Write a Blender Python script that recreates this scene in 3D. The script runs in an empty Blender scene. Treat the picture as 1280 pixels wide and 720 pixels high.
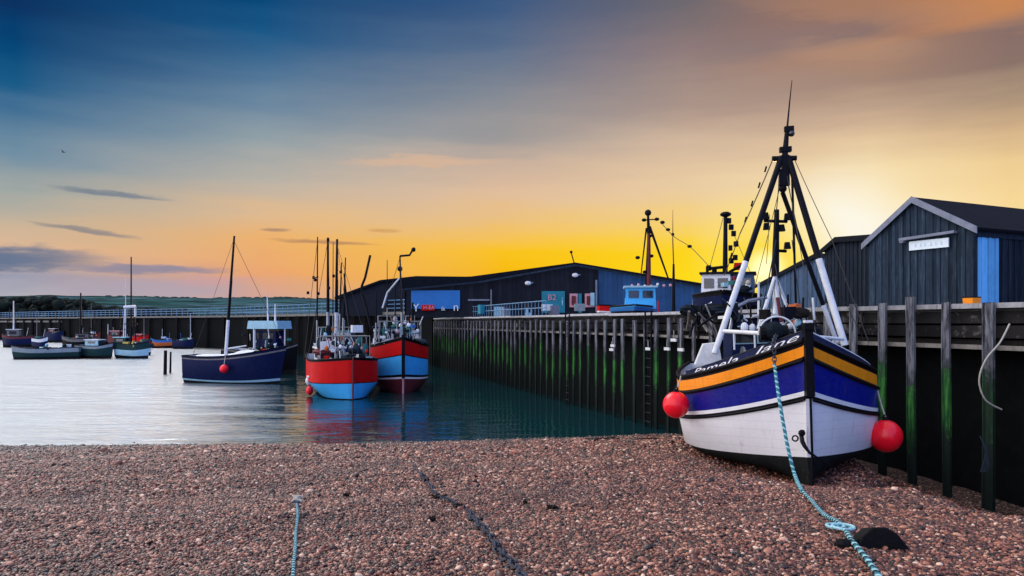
import bpy, math, random
import numpy as np
from mathutils import Vector, Matrix, Euler
random.seed(7); rng = np.random.default_rng(11)
R = math.radians
scene = bpy.context.scene
col = scene.collection
EYE = 3.5; F = 924.0
def at(px, py, d):
    """point at depth d (metres in front of the viewpoint) seen at photo pixel px,py"""
    return Vector(((px-640)/F*d, d, EYE+(403-py)/F*d))

# ------------------------------------------------------------------ camera
cd = bpy.data.cameras.new('camera'); cam = bpy.data.objects.new('camera', cd); col.objects.link(cam)
cam.location = (0, 0, EYE); cam.rotation_euler = (R(90), 0, 0)
cd.sensor_width = 36; cd.lens = F/1280*36; cd.shift_y = 43/1280; cd.clip_end = 5000; cd.clip_start = .05
scene.camera = cam
scene.view_settings.view_transform = 'Standard'; scene.view_settings.look = 'None'
scene.view_settings.exposure = 0; scene.view_settings.gamma = 1

def lin(c):
    return tuple(((v/255)/12.92 if v/255 <= .04045 else ((v/255+.055)/1.055)**2.4) for v in c)+(1,)

# ------------------------------------------------------------------ node helper
class NT:
    def __init__(s, tree): s.t = tree; s.n = tree.nodes; s.l = tree.links
    def new(s, typ, **kw):
        n = s.n.new(typ)
        for k, v in kw.items(): setattr(n, k, v)
        return n
    def put(s, sock, v):
        if isinstance(v, bpy.types.NodeSocket): s.l.new(v, sock)
        elif v is not None:
            if hasattr(sock.default_value, '__len__') and not hasattr(v, '__len__'): v = (v,)*len(sock.default_value)
            sock.default_value = v
    def m(s, op, a, b=None, c=None, clamp=False):
        n = s.new('ShaderNodeMath', operation=op, use_clamp=clamp)
        s.put(n.inputs[0], a)
        if b is not None: s.put(n.inputs[1], b)
        if c is not None: s.put(n.inputs[2], c)
        return n.outputs[0]
    def mix(s, f, a, b, blend='MIX'):
        n = s.new('ShaderNodeMix', data_type='RGBA', blend_type=blend)
        s.put(n.inputs[0], f); s.put(n.inputs[6], a); s.put(n.inputs[7], b)
        return n.outputs[2]
    def ramp(s, f, stops, interp='LINEAR'):
        n = s.new('ShaderNodeValToRGB'); cr = n.color_ramp; cr.interpolation = interp
        while len(cr.elements) > 1: cr.elements.remove(cr.elements[-1])
        stops = sorted(stops, key=lambda q: q[0])
        cr.elements[0].position = stops[0][0]; cr.elements[0].color = stops[0][1]
        for p, c in stops[1:]:
            e = cr.elements.new(p); e.color = c
        s.put(n.inputs[0], f); return n.outputs[0]
    def sm(s, x, a, b):
        n = s.new('ShaderNodeMapRange', interpolation_type='SMOOTHSTEP')
        s.put(n.inputs[0], x); s.put(n.inputs[1], a); s.put(n.inputs[2], b); return n.outputs[0]
    def noise(s, vec, scale, detail=4, rough=.55, dist=0):
        n = s.new('ShaderNodeTexNoise'); s.put(n.inputs['Vector'], vec)
        n.inputs['Scale'].default_value = scale; n.inputs['Detail'].default_value = detail
        n.inputs['Roughness'].default_value = rough; n.inputs['Distortion'].default_value = dist
        return n.outputs[0]
    def vmap(s, vec, scale=(1, 1, 1), rot=(0, 0, 0)):
        n = s.new('ShaderNodeMapping'); s.put(n.inputs[0], vec)
        n.inputs['Scale'].default_value = scale; n.inputs['Rotation'].default_value = rot
        return n.outputs[0]

# ------------------------------------------------------------------ world
SUN_AZ = math.degrees(math.atan2(957-640, F)); SUN_EL = math.degrees(math.atan(66/math.hypot(F, 317)))
def azel(px, py):
    return math.degrees(math.atan2(px-640, F)), math.degrees(math.atan((403-py)/math.hypot(F, px-640)))
world = bpy.data.worlds.new('World'); scene.world = world; world.use_nodes = True
w = NT(world.node_tree); w.n.clear()
tc = w.new('ShaderNodeTexCoord'); sx = w.new('ShaderNodeSeparateXYZ'); w.put(sx.inputs[0], tc.outputs['Generated'])
X, Y, Z = sx.outputs
az = w.m('MULTIPLY', w.m('ARCTAN2', X, Y), 180/math.pi)
el = w.m('MULTIPLY', w.m('ARCSINE', Z), 180/math.pi)
wob = w.noise(w.vmap(tc.outputs['Generated'], (2.2, 2.2, 16)), 2.6, 5, .5)
wobm = w.m('SUBTRACT', wob, .5)
elw = w.m('MULTIPLY_ADD', wobm, 2.4, el)
f30 = w.m('DIVIDE', elw, 30, clamp=True)
cols = [
 (20,  [(0,(10,50,98)),(60,(4,72,122)),(100,(25,92,138)),(130,(66,112,150)),(190,(113,144,165)),(240,(165,171,166)),(280,(203,182,156)),(312,(222,186,152)),(330,(190,172,165)),(350,(156,158,178)),(370,(180,178,188)),(403,(180,178,188))]),
 (330, [(0,(6,72,122)),(40,(28,90,138)),(90,(76,116,152)),(130,(110,138,162)),(180,(150,164,170)),(225,(192,182,168)),(270,(226,188,146)),(300,(240,180,112)),(340,(238,168,115)),(365,(214,166,150)),(403,(214,166,150))]),
 (630, [(0,(55,88,132)),(60,(93,113,142)),(120,(135,140,150)),(175,(164,158,156)),(200,(206,180,160)),(245,(228,192,158)),(280,(240,195,122)),(300,(250,197,75)),(318,(253,197,30)),(345,(250,188,12)),(403,(250,185,10))]),
 (860, [(0,(112,106,112)),(60,(142,122,122)),(130,(176,152,140)),(180,(214,186,160)),(235,(236,206,164)),(272,(246,210,132)),(298,(252,213,80)),(318,(255,214,26)),(345,(255,220,20)),(403,(255,210,15))]),
 (1090,[(0,(158,115,95)),(40,(142,116,110)),(60,(176,132,106)),(100,(166,136,120)),(140,(196,166,142)),(175,(230,200,160)),(212,(248,224,176)),(250,(255,236,190)),(290,(255,246,220)),(340,(255,225,90)),(403,(255,200,30))]),
 (1262,[(0,(205,135,80)),(14,(197,130,84)),(38,(136,110,105)),(80,(141,116,107)),(110,(168,143,122)),(155,(212,178,138)),(205,(242,208,150)),(260,(252,220,155)),(403,(253,200,80))]),
]
acc = None; prev = None
for px, st in cols:
    r = w.ramp(f30, [(max(0, azel(px, y)[1])/30, lin(c)) for y, c in st])
    a = azel(px, 0)[0]
    if acc is None: acc = r
    else:
        n = w.new('ShaderNodeMapRange'); w.put(n.inputs[0], az); n.inputs[1].default_value = prev; n.inputs[2].default_value = a
        acc = w.mix(n.outputs[0], acc, r)
    prev = a
sky = acc
# thin clouds, fixed in the sky by azimuth and elevation
wob2 = w.m('SUBTRACT', w.noise(w.vmap(tc.outputs['Generated'], (9, 9, 60)), 3.0, 6, .65), .5)
def streak(sky, p0, p1, thick, colr, strength, noise_amp=.5):
    a0, e0 = azel(*p0); a1, e1 = azel(*p1)
    ca, ce = (a0+a1)/2, (e0+e1)/2; L = math.hypot(a1-a0, e1-e0)/2; th = math.atan2(e1-e0, a1-a0)
    da = w.m('SUBTRACT', az, ca); de = w.m('SUBTRACT', w.m('MULTIPLY_ADD', wob2, min(1.6, thick*2.2), w.m('MULTIPLY_ADD', wobm, noise_amp*4, el)), ce)
    u = w.m('ADD', w.m('MULTIPLY', da, math.cos(th)/L), w.m('MULTIPLY', de, math.sin(th)/L))
    v = w.m('SUBTRACT', w.m('MULTIPLY', de, math.cos(th)/thick), w.m('MULTIPLY', da, math.sin(th)/thick))
    q = w.m('ADD', w.m('MULTIPLY', u, u), w.m('MULTIPLY', v, v))
    f = w.m('MULTIPLY', w.sm(q, 1.15, .0), strength)
    return w.mix(f, sky, lin(colr))
sky = streak(sky, (52, 232), (222, 251), .24, (112, 126, 142), .8, .12)
sky = streak(sky, (25, 276), (182, 298), .22, (118, 124, 136), .7, .12)
sky = streak(sky, (322, 287), (366, 288), .2, (150, 120, 110), .65, .05)
sky = streak(sky, (330, 299), (480, 306), .2, (178, 130, 100), .75, .1)
sky = streak(sky, (455, 287), (505, 289), .2, (205, 150, 95), .6, .1)
sky = streak(sky, (410, 204), (640, 198), .5, (224, 184, 152), .65, .4)
sky = streak(sky, (-260, 322), (150, 324), 1.0, (98, 116, 146), .95, .1)
sky = streak(sky, (60, 333), (300, 339), .42, (142, 138, 160), .9, .1)
sky = streak(sky, (40, 362), (330, 362), 1.0, (172, 165, 184), .6, .1)
sky = streak(sky, (200, 352), (330, 350), .4, (205, 160, 165), .6, .1)
sky = streak(sky, (960, 60), (1180, 62), 1.0, (186, 146, 122), .4, .4)
sky = streak(sky, (880, -10), (1500, 20), 1.2, (200, 146, 108), .28, .4)
# glow round the low sun
def glow(px, py):
    a, e = azel(px, py)
    v = Vector((math.sin(R(a))*math.cos(R(e)), math.cos(R(a))*math.cos(R(e)), math.sin(R(e))))
    n = w.new('ShaderNodeVectorMath', operation='DOT_PRODUCT'); w.put(n.inputs[0], tc.outputs['Generated']); n.inputs[1].default_value = v
    return w.m('MULTIPLY', w.m('ARCCOSINE', n.outputs['Value']), 180/math.pi)
g1 = glow(1042, 292)
sky = w.mix(w.m('MULTIPLY', w.m('POWER', w.sm(g1, 7.0, .3), 1.5), .95), sky, (1.0, .97, .86, 1))
g2 = glow(957, 337)
sky = w.mix(w.m('MULTIPLY', w.m('POWER', w.sm(g2, 6.8, .5), .9), .93), sky, (1.0, .74, .035, 1))
sky = w.mix(w.m('MULTIPLY', w.sm(g2, 1.9, .25), 1.0), sky, (1.3, 1.15, .6, 1))
# unseen sky shaped as added fill: high pale, pale behind left, blue behind right
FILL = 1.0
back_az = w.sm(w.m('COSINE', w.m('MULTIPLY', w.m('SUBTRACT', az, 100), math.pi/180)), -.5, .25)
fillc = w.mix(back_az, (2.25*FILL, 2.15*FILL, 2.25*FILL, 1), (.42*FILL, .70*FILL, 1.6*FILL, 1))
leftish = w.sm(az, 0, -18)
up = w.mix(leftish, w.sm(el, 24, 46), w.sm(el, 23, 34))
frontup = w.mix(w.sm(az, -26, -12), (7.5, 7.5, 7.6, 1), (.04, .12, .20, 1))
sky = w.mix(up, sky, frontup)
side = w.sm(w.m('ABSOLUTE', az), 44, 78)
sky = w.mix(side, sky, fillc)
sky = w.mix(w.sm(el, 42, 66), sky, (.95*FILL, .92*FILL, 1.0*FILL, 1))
below = w.sm(el, -.2, -2.5)
sky = w.mix(below, sky, (.03, .03, .035, 1))
nish = w.new('ShaderNodeTexSky', sky_type='NISHITA'); nish.sun_disc = False
nish.sun_elevation = R(SUN_EL); nish.sun_rotation = R(SUN_AZ)
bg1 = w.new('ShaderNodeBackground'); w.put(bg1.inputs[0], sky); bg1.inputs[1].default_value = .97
bg2 = w.new('ShaderNodeBackground'); w.put(bg2.inputs[0], nish.outputs[0]); bg2.inputs[1].default_value = .0004
add = w.new('ShaderNodeAddShader'); w.put(add.inputs[0], bg1.outputs[0]); w.put(add.inputs[1], bg2.outputs[0])
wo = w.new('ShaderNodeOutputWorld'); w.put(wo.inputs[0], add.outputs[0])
world.cycles.sampling_method = 'MANUAL'; world.cycles.sample_map_resolution = 512

sl = bpy.data.lights.new('sun', 'SUN'); so = bpy.data.objects.new('sun', sl); col.objects.link(so)
sl.energy = 2.0; sl.angle = R(.6); sl.color = (1, .62, .28)
sd = Vector((math.sin(R(SUN_AZ))*math.cos(R(SUN_EL)), math.cos(R(SUN_AZ))*math.cos(R(SUN_EL)), math.sin(R(SUN_EL))))
so.rotation_euler = (-sd).to_track_quat('-Z', 'Y').to_euler(); so.location = sd*100

# ------------------------------------------------------------------ materials
MATS = {}
def mat(name, base, rough=.5, var=.25, vscale=3.0, bump=.15, bscale=30, metal=0, streaks=0., stain=None, stain_amt=0., rnd=0., spec=None, coat=0., seams=False):
    if spec is None: spec = .28 if max(base[:3]) > .1 else .08
    m_ = bpy.data.materials.new(name); m_.use_nodes = True
    t = NT(m_.node_tree); b = t.n['Principled BSDF']
    tcn = t.new('ShaderNodeTexCoord'); oc = tcn.outputs['Object']
    base = tuple(base)+(1,) if len(base) == 3 else base
    n1 = t.noise(oc, vscale, 5, .6)
    c = t.mix(t.m('MULTIPLY', t.sm(n1, .35, .7), var), base, tuple(v*.35 for v in base[:3])+(1,))
    n2 = t.noise(oc, vscale*7, 4, .6)
    c = t.mix(t.m('MULTIPLY', t.sm(n2, .4, .75), var*.6), c, tuple(min(1, v*1.5+.01) for v in base[:3])+(1,))
    if streaks:
        n3 = t.noise(t.vmap(oc, (9, 9, .7)), 2.2, 5, .65)
        c = t.mix(t.m('MULTIPLY', t.sm(n3, .48, .72), streaks), c, stain or tuple(v*.3 for v in base[:3])+(1,))
    if stain and stain_amt:
        n4 = t.noise(oc, vscale*2.3, 6, .7, .6)
        c = t.mix(t.m('MULTIPLY', t.sm(n4, .55, .68), stain_amt), c, stain)
    if rnd:
        at_ = t.new('ShaderNodeAttribute', attribute_name='rnd')
        c = t.mix(1.0, c, t.ramp(at_.outputs['Fac'], [(0, (1-rnd, 1-rnd, 1-rnd, 1)), (1, (1+rnd*.6, 1+rnd*.6, 1+rnd*.6, 1))]), 'MULTIPLY')
    t.put(b.inputs['Base Color'], c)
    t.put(b.inputs['Roughness'], t.m('MULTIPLY_ADD', t.m('SUBTRACT', n2, .5), .3, rough))
    b.inputs['Metallic'].default_value = metal
    b.inputs['Specular IOR Level'].default_value = spec
    b.inputs['Coat Weight'].default_value = coat
    if bump:
        bn = t.new('ShaderNodeBump'); bn.inputs['Strength'].default_value = bump; bn.inputs['Distance'].default_value = .02
        hh = t.noise(oc, bscale, 5, .6)
        if seams:
            # caulked plank seams following the height of the hull, and scuffs rubbed through the paint
            s3 = t.new('ShaderNodeSeparateXYZ'); t.put(s3.inputs[0], oc)
            ww = t.m('FRACT', t.m('MULTIPLY', t.m('MULTIPLY_ADD', t.m('MULTIPLY', s3.outputs[1], s3.outputs[1]), .006, t.m('MULTIPLY_ADD', s3.outputs[1], .06, s3.outputs[2])), 7.5))
            sm2 = t.m('SUBTRACT', 1, t.m('MULTIPLY', t.sm(ww, 0, .07), t.sm(ww, 1, .93)))
            hh = t.m('SUBTRACT', t.m('MULTIPLY', hh, .5), t.m('MULTIPLY', sm2, .4))
            c2 = t.mix(t.m('MULTIPLY', sm2, .13), c, (.02, .018, .016, 1))
            sc_ = t.noise(t.vmap(oc, (1, 1, 5)), 9, 6, .75, .3)
            c2 = t.mix(t.m('MULTIPLY', t.sm(sc_, .60, .68), .22), c2, (.30, .29, .28, 1) if max(base[:3]) < .5 else (.16, .13, .10, 1))
            ru = t.noise(t.vmap(oc, (5, 5, .5)), 2.4, 5, .7)
            c2 = t.mix(t.m('MULTIPLY', t.sm(ru, .62, .72), .35), c2, (.14, .055, .02, 1))
            t.put(b.inputs['Base Color'], c2)
        t.put(bn.inputs['Height'], hh); t.put(b.inputs['Normal'], bn.outputs[0])
    MATS[name] = m_; return m_

rust = (.12, .045, .02, 1); grime = (.05, .045, .04, 1)
mat('white_paint', (.80, .80, .82), .38, .10, 1.5, .05, 14, streaks=.05, stain=(.33, .27, .22, 1), stain_amt=.14, seams=True)
mat('white_gear', (.70, .73, .76), .45, .3, 6, .1, 30, streaks=.2)
mat('orange_paint', (1.0, .30, .004), .42, .16, 3, .08, 20, streaks=.25, stain=(.35, .08, .01, 1), seams=True)
mat('navy_paint', (.003, .008, .22), .32, .22, 2, .08, 14, streaks=.12, stain=(.05, .06, .16, 1), stain_amt=.12, seams=True)
mat('navy_hull', (.006, .012, .055), .35, .25, 2, .05, 12, seams=True)
mat('black_paint', (.004, .004, .006), .5, .3, 4, .12, 30, streaks=.2, stain=(.02, .018, .018, 1))
mat('antifoul', (.012, .013, .014), .8, .5, 3, .3, 25, streaks=.3, stain=(.03, .035, .028, 1), stain_amt=.4)
mat('red_paint', (.60, .003, .004), .55, .2, 3, .08, 16, spec=.12, streaks=.25, stain=(.18, .01, .01, 1), seams=True)
mat('maroon_paint', (.13, .018, .022), .6, .35, 3, .12, 16)
mat('sky_paint', (.05, .40, .82), .42, .2, 3, .08, 16, streaks=.15, stain=(.05, .2, .35, 1), seams=True)
mat('teal_paint', (.03, .28, .30), .5, .25, 3, .08, 16)
mat('pale_blue', (.30, .52, .62), .5, .25, 3, .08, 16)
mat('hull_grey', (.22, .27, .30), .5, .4, 4, .1, 16)
mat('green_paint', (.012, .04, .042), .5, .3, 3, .08, 16)
mat('steel', (.30, .31, .33), .35, .35, 6, .1, 40, metal=.8)
mat('dark_steel', (.008, .008, .012), .5, .4, 6, .15, 40, metal=.4)
mat('wire', (.06, .055, .05), .6, .2, 8, 0)
mat('rope_pale', (.42, .40, .34), .9, .3, 20, .3, 150)
mat('rope_blue', (.035, .20, .24), .85, .45, 25, .5, 160)
mat('rope_light', (.35, .62, .68), .85, .3, 25, .5, 160)
mat('rope_dark', (.03, .045, .06), .9, .4, 25, .5, 160)
mat('chain', (.07, .08, .10), .55, .5, 20, .3, 80, metal=.5, stain=rust, stain_amt=.5)
mat('net_dark', (.010, .016, .022), .95, .6, 18, .9, 60)
mat('net_teal', (.03, .16, .15), .95, .6, 18, .9, 60)
mat('fender_red', (.95, .004, .02), .35, .12, 6, .04, 30, coat=.3, stain=(.28, .03, .03, 1), stain_amt=.4)
mat('seaweed', (.012, .010, .008), .55, .4, 20, .8, 60)
mat('tarp_black', (.008, .008, .009), .75, .3, 8, .5, 14)
mat('wood_old', (.20, .185, .17), .85, .5, 4, .5, 40, streaks=.5, rnd=.35)
mat('wood_pale', (.42, .42, .45), .85, .5, 4, .5, 40, streaks=.5, rnd=.35, stain=(.08, .08, .09, 1))
mat('wood_mid', (.022, .021, .022), .9, .3, 1.2, .6, 12, rnd=.5, stain=(.15, .14, .14, 1), stain_amt=.8)
mat('wood_dark', (.018, .016, .015), .9, .5, 4, .5, 40, streaks=.4, rnd=.4)
mat('glass', (.01, .014, .02), .06, .1, 3, 0, spec=.9)
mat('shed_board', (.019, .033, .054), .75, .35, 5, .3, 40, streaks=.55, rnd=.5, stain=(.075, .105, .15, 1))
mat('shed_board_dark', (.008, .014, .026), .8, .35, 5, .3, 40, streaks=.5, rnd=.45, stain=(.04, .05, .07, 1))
mat('shed_blue_door', (.11, .40, .74), .5, .2, 4, .1, 30, streaks=.3, rnd=.18, stain=(.04, .13, .3, 1))
mat('shed_blue_board', (.04, .085, .17), .7, .3, 5, .3, 40, streaks=.4, rnd=.3)
mat('roof_felt', (.006, .008, .014), .9, .5, 2, .4, 12, streaks=.2)
mat('barge_board', (.20, .22, .29), .7, .4, 5, .2, 40, streaks=.3)
mat('hangar_wall', (.014, .016, .024), .75, .3, 1.5, .15, 10, rnd=.25)
mat('hangar_blue', (.018, .075, .19), .65, .3, 1.2, .15, 10, rnd=.25)
mat('panel_blue', (.02, .16, .46), .5, .2, 1.5, .05, 10)
mat('panel_teal', (.015, .20, .27), .5, .25, 2, .05, 10)
mat('panel_pink', (.62, .30, .34), .6, .2, 3, .05, 10)
mat('concrete', (.17, .165, .155), .9, .4, 1.5, .3, 14, streaks=.3)
mat('rail_blue', (.09, .21, .36), .5, .2, 3, 0)
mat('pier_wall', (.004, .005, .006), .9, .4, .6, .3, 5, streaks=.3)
mat('orange_gear', (.55, .12, .02), .6, .2, 6, .1, 30)
mat('yellow_gear', (.55, .42, .10), .6, .2, 6, .1, 30)
mat('sign_face', (.72, .84, .90), .5, .12, 5, .03, 20)
mat('sign_mark', (.56, .67, .74), .5, .1, 5, 0)
mat('foliage_dark', (.010, .017, .014), .9, .5, .1, 0)
mat('gull', (.25, .25, .27), .8, .1, 5, 0)
# timber piles: bleached tops, green algae in the tidal zone, black below
def pile_material():
    m_ = bpy.data.materials.new('pile_timber'); m_.use_nodes = True; t = NT(m_.node_tree); b = t.n['Principled BSDF']
    g = t.new('ShaderNodeNewGeometry'); s3 = t.new('ShaderNodeSeparateXYZ'); t.put(s3.inputs[0], g.outputs['Position'])
    p = g.outputs['Position']
    n1 = t.noise(t.vmap(p, (6, 6, .8)), 2.0, 5, .65); n2 = t.noise(p, 9, 5, .7); n3 = t.noise(t.vmap(p, (1, 1, .2)), 1.3, 3, .6)
    at_ = t.new('ShaderNodeAttribute', attribute_name='rnd')
    z = t.m('ADD', t.m('MULTIPLY_ADD', t.m('SUBTRACT', n2, .5), 1.3, s3.outputs[2]), t.m('MULTIPLY', t.m('SUBTRACT', at_.outputs['Fac'], .5), .7))
    wood = t.mix(t.sm(n1, .4, .65), (.19, .20, .235, 1), (.028, .03, .038, 1))
    mid = (.012, .020, .018, 1)
    c = t.mix(t.sm(z, 2.9, 2.1), wood, mid)
    algae = t.mix(t.sm(n1, .4, .65), (.010, .08, .022, 1), (.07, .28, .05, 1))
    band = t.m('MULTIPLY', t.sm(z, 2.5, 2.1), t.sm(z, 1.0, 1.6))
    c = t.mix(t.m('MULTIPLY', band, t.sm(n3, .35, .6)), c, algae)
    c = t.mix(t.m('MULTIPLY', t.sm(z, 1.0, .3), .9), c, (.006, .012, .010, 1))
    t.put(b.inputs['Base Color'], c); b.inputs['Roughness'].default_value = .8; b.inputs['Specular IOR Level'].default_value = .15
    bn = t.new('ShaderNodeBump'); bn.inputs['Strength'].default_value = .8; bn.inputs['Distance'].default_value = .03
    t.put(bn.inputs['Height'], n1); t.put(b.inputs['Normal'], bn.outputs[0])
    MATS['pile_timber'] = m_
pile_material()

# ------------------------------------------------------------------ mesh builder
class MB:
    def __init__(s): s.v = []; s.f = []; s.m = []; s.r = []; s.mats = []
    def mi(s, name):
        if name not in s.mats: s.mats.append(name)
        return s.mats.index(name)
    def add(s, vs, fs, mt, r=None):
        o = len(s.v); s.v += [tuple(q) for q in vs]; k = s.mi(mt)
        r = random.random() if r is None else r
        for f in fs: s.f.append(tuple(i+o for i in f)); s.m.append(k); s.r.append(r)
        return s
    def box(s, c, size, mt, rz=0, rot=None, taper=1, r=None):
        x, y, z = size[0]/2, size[1]/2, size[2]/2
        vs = [Vector((sx*x*(taper if sz > 0 else 1), sy*y*(taper if sz > 0 else 1), sz*z)) for sz in (-1, 1) for sx, sy in ((-1, -1), (1, -1), (1, 1), (-1, 1))]
        M_ = (rot if rot is not None else Matrix.Rotation(rz, 3, 'Z')); c = Vector(c)
        return s.add([M_@q+c for q in vs], [(3, 2, 1, 0), (4, 5, 6, 7), (0, 1, 5, 4), (1, 2, 6, 5), (2, 3, 7, 6), (3, 0, 4, 7)], mt, r)
    def beam(s, a, b, wd, ht, mt, r=None):
        a = Vector(a); b = Vector(b); d = b-a; L = d.length
        q = d.to_track_quat('Y', 'Z').to_matrix()
        return s.box((a+b)/2, (wd, L, ht), mt, rot=q, r=r)
    def tube(s, pts, rad, mt, seg=8, cap=True, r=None):
        pts = [Vector(p) for p in pts]; n = len(pts)
        rads = rad if hasattr(rad, '__len__') else [rad]*n
        vs = []; up = Vector((.13, .27, .95)).normalized()
        for i, p in enumerate(pts):
            d = (pts[min(i+1, n-1)]-pts[max(i-1, 0)])
            if d.length < 1e-9: d = Vector((0, 0, 1))
            d.normalize(); a = d.cross(up)
            if a.length < .05: a = d.cross(Vector((1, 0, 0)))
            a.normalize(); b = d.cross(a)
            for k in range(seg):
                t = 2*math.pi*k/seg; vs.append(p+(a*math.cos(t)+b*math.sin(t))*rads[i])
        fs = [(i*seg+k, i*seg+(k+1) % seg, (i+1)*seg+(k+1) % seg, (i+1)*seg+k) for i in range(n-1) for k in range(seg)]
        if cap: fs += [tuple(range(seg))[::-1], tuple((n-1)*seg+k for k in range(seg))]
        return s.add(vs, fs, mt, r)
    def ball(s, c, rad, mt, seg=14, rings=9, sc=(1, 1, 1), jit=0):
        c = Vector(c); vs = [c+Vector((0, 0, rad*sc[2]))]
        for i in range(1, rings):
            ph = math.pi*i/rings
            for k in range(seg):
                th = 2*math.pi*k/seg; q = 1+random.uniform(-jit, jit)
                vs.append(c+Vector((math.sin(ph)*math.cos(th)*sc[0], math.sin(ph)*math.sin(th)*sc[1], math.cos(ph)*sc[2]))*rad*q)
        vs.append(c-Vector((0, 0, rad*sc[2]))); last = len(vs)-1
        fs = [(0, 1+k, 1+(k+1) % seg) for k in range(seg)]
        for i in range(rings-2):
            a = 1+i*seg; b = a+seg
            fs += [(a+k, b+k, b+(k+1) % seg, a+(k+1) % seg) for k in range(seg)]
        a = 1+(rings-2)*seg; fs += [(a+(k+1) % seg, a+k, last) for k in range(seg)]
        return s.add(vs, fs, mt)
    def prism(s, poly, vec, mt, r=None):
        poly = [Vector(p) for p in poly]; vec = Vector(vec); n = len(poly)
        return s.add(poly+[p+vec for p in poly], [tuple(range(n)), tuple(range(n, 2*n))[::-1]]+[((i+1) % n, i, n+i, n+(i+1) % n) for i in range(n)], mt, r)
    def torus(s, c, Rr, rr, mt, axis='Y', seg=20, ms=8, arc=2*math.pi):
        pts = []
        for k in range(seg+1):
            t = arc*k/seg; a, b = math.cos(t)*Rr, math.sin(t)*Rr
            pts.append(Vector(c)+{'Y': Vector((a, 0, b)), 'Z': Vector((a, b, 0)), 'X': Vector((0, a, b))}[axis])
        return s.tube(pts, rr, mt, ms, cap=arc < 6.2)
    def build(s, name, parent=None, smooth=None, loc=None):
        me = bpy.data.meshes.new(name); me.from_pydata(s.v, [], s.f)
        for q in s.mats: me.materials.append(MATS[q])
        me.polygons.foreach_set('material_index', s.m)
        a = me.attributes.new('rnd', 'FLOAT', 'FACE'); a.data.foreach_set('value', s.r)
        me.update()
        if smooth:
            me.polygons.foreach_set('use_smooth', [True]*len(s.f))
            me.set_sharp_from_angle(angle=R(smooth))
        o = bpy.data.objects.new(name, me); col.objects.link(o)
        if parent: o.parent = parent
        if loc: o.location = loc
        return o
def tag(o, label=None, cat=None, group=None, kind=None):
    if label: o['label'] = label
    if cat: o['category'] = cat
    if group: o['group'] = group
    if kind: o['kind'] = kind
    return o
def empty(name, loc, rz=0, label=None, cat=None, group=None):
    o = bpy.data.objects.new(name, None); col.objects.link(o); o.location = loc; o.rotation_euler = (0, 0, rz)
    o.empty_display_size = .3
    return tag(o, label, cat, group)
def text_mesh(txt, size, shear=0, extrude=.004, spacing=1):
    cu = bpy.data.curves.new('txt', 'FONT'); cu.body = txt; cu.size = size; cu.shear = shear; cu.extrude = extrude
    cu.align_x = 'CENTER'; cu.align_y = 'CENTER'; cu.space_character = spacing; cu.resolution_u = 4
    o = bpy.data.objects.new('txt', cu); col.objects.link(o)
    dg = bpy.context.evaluated_depsgraph_get(); dg.update()
    me = bpy.data.meshes.new_from_object(o.evaluated_get(dg))
    vs = [tuple(v.co) for v in me.vertices]; fs = [tuple(p.vertices) for p in me.polygons]
    bpy.data.objects.remove(o); bpy.data.meshes.remove(me); bpy.data.curves.remove(cu)
    return vs, fs
def catenary(a, b, sag, n=14):
    a = Vector(a); b = Vector(b)
    return [a.lerp(b, i/n)-Vector((0, 0, sag*4*(i/n)*(1-i/n))) for i in range(n+1)]

# ------------------------------------------------------------------ beach and water
def sstep(x, a, b):
    t = np.clip((x-a)/(b-a), 0, 1); return t*t*(3-2*t)
def wallX(y): return 12.40-.314*y
_ph = rng.uniform(0, 6.28, (24,)); _fx = rng.normal(0, 1, (24,)); _fy = rng.normal(0, 1, (24,))
def beachZ(x, y):
    x = np.asarray(x, float); y = np.asarray(y, float)
    shore = np.interp(x, [-60, -14, -5, 1.4, 5.2, 9], [20.6, 20.9, 21.1, 22.2, 23.2, 24.5])
    yy = y-(shore-21.5)*np.clip((y-8)/10, 0, 1)
    z = np.interp(yy, [-30, 0, 3, 4.7, 7.5, 10.3, 13, 17, 20, 21.5, 24, 40, 90], [2.55, 2.15, 2.0, 1.90, 1.60, 1.29, 1.04, .56, .17, 0, -.30, -2.4, -4])
    # smooth the breakpoints a little
    for d in (.6, -.6, 1.2, -1.2):
        z = z + np.interp(yy+d, [-30, 0, 3, 4.7, 7.5, 10.3, 13, 17, 20, 21.5, 24, 40, 90], [2.55, 2.15, 2.0, 1.90, 1.60, 1.29, 1.04, .56, .17, 0, -.30, -2.4, -4])
    z = z/5
    n = 0
    for i in range(24):
        k = [.35, .6, 1.1, 2.0, 3.6, 6.0][i % 6]; a = [.05, .04, .03, .018, .010, .006][i % 6]
        n = n+a*.5*np.sin(k*(x*_fx[i]+y*_fy[i]*1.3)+_ph[i])
    z = z+n*np.clip((shore-y)/2.5, .12, 1)
    # low ridge of shingle towards the quay
    z = z+.10*np.exp(-((x-3.0)/2.2)**2-((y-17)/3.5)**2)
    z = z-.13*np.exp(-((x-4.5)/1.2)**2-((y-11.2)/1.5)**2)+.04*np.exp(-((x-2.6)/.35)**2-((y-12.8)/1.5)**2)
    # scoured trench along the foot of the quay
    edge = np.interp(y, [-10, 4, 7.3, 9.6, 11, 12.5, 14, 18, 24], [8.5, 5.4, 4.85, 5.0, 5.1, 5.7, 6.3, 5.8, 4.4])
    edge = edge+.10*np.sin(y*2.1+1)+.06*np.sin(y*5.3)+.04*np.sin(y*9.1+2)
    dep = np.interp(y, [-10, 0, 5, 11, 15, 20, 24], [1.0, 1.2, 1.35, 1.15, .6, .25, 0])
    z = z-dep*sstep(x, edge, edge+1.1)
    return z
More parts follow.
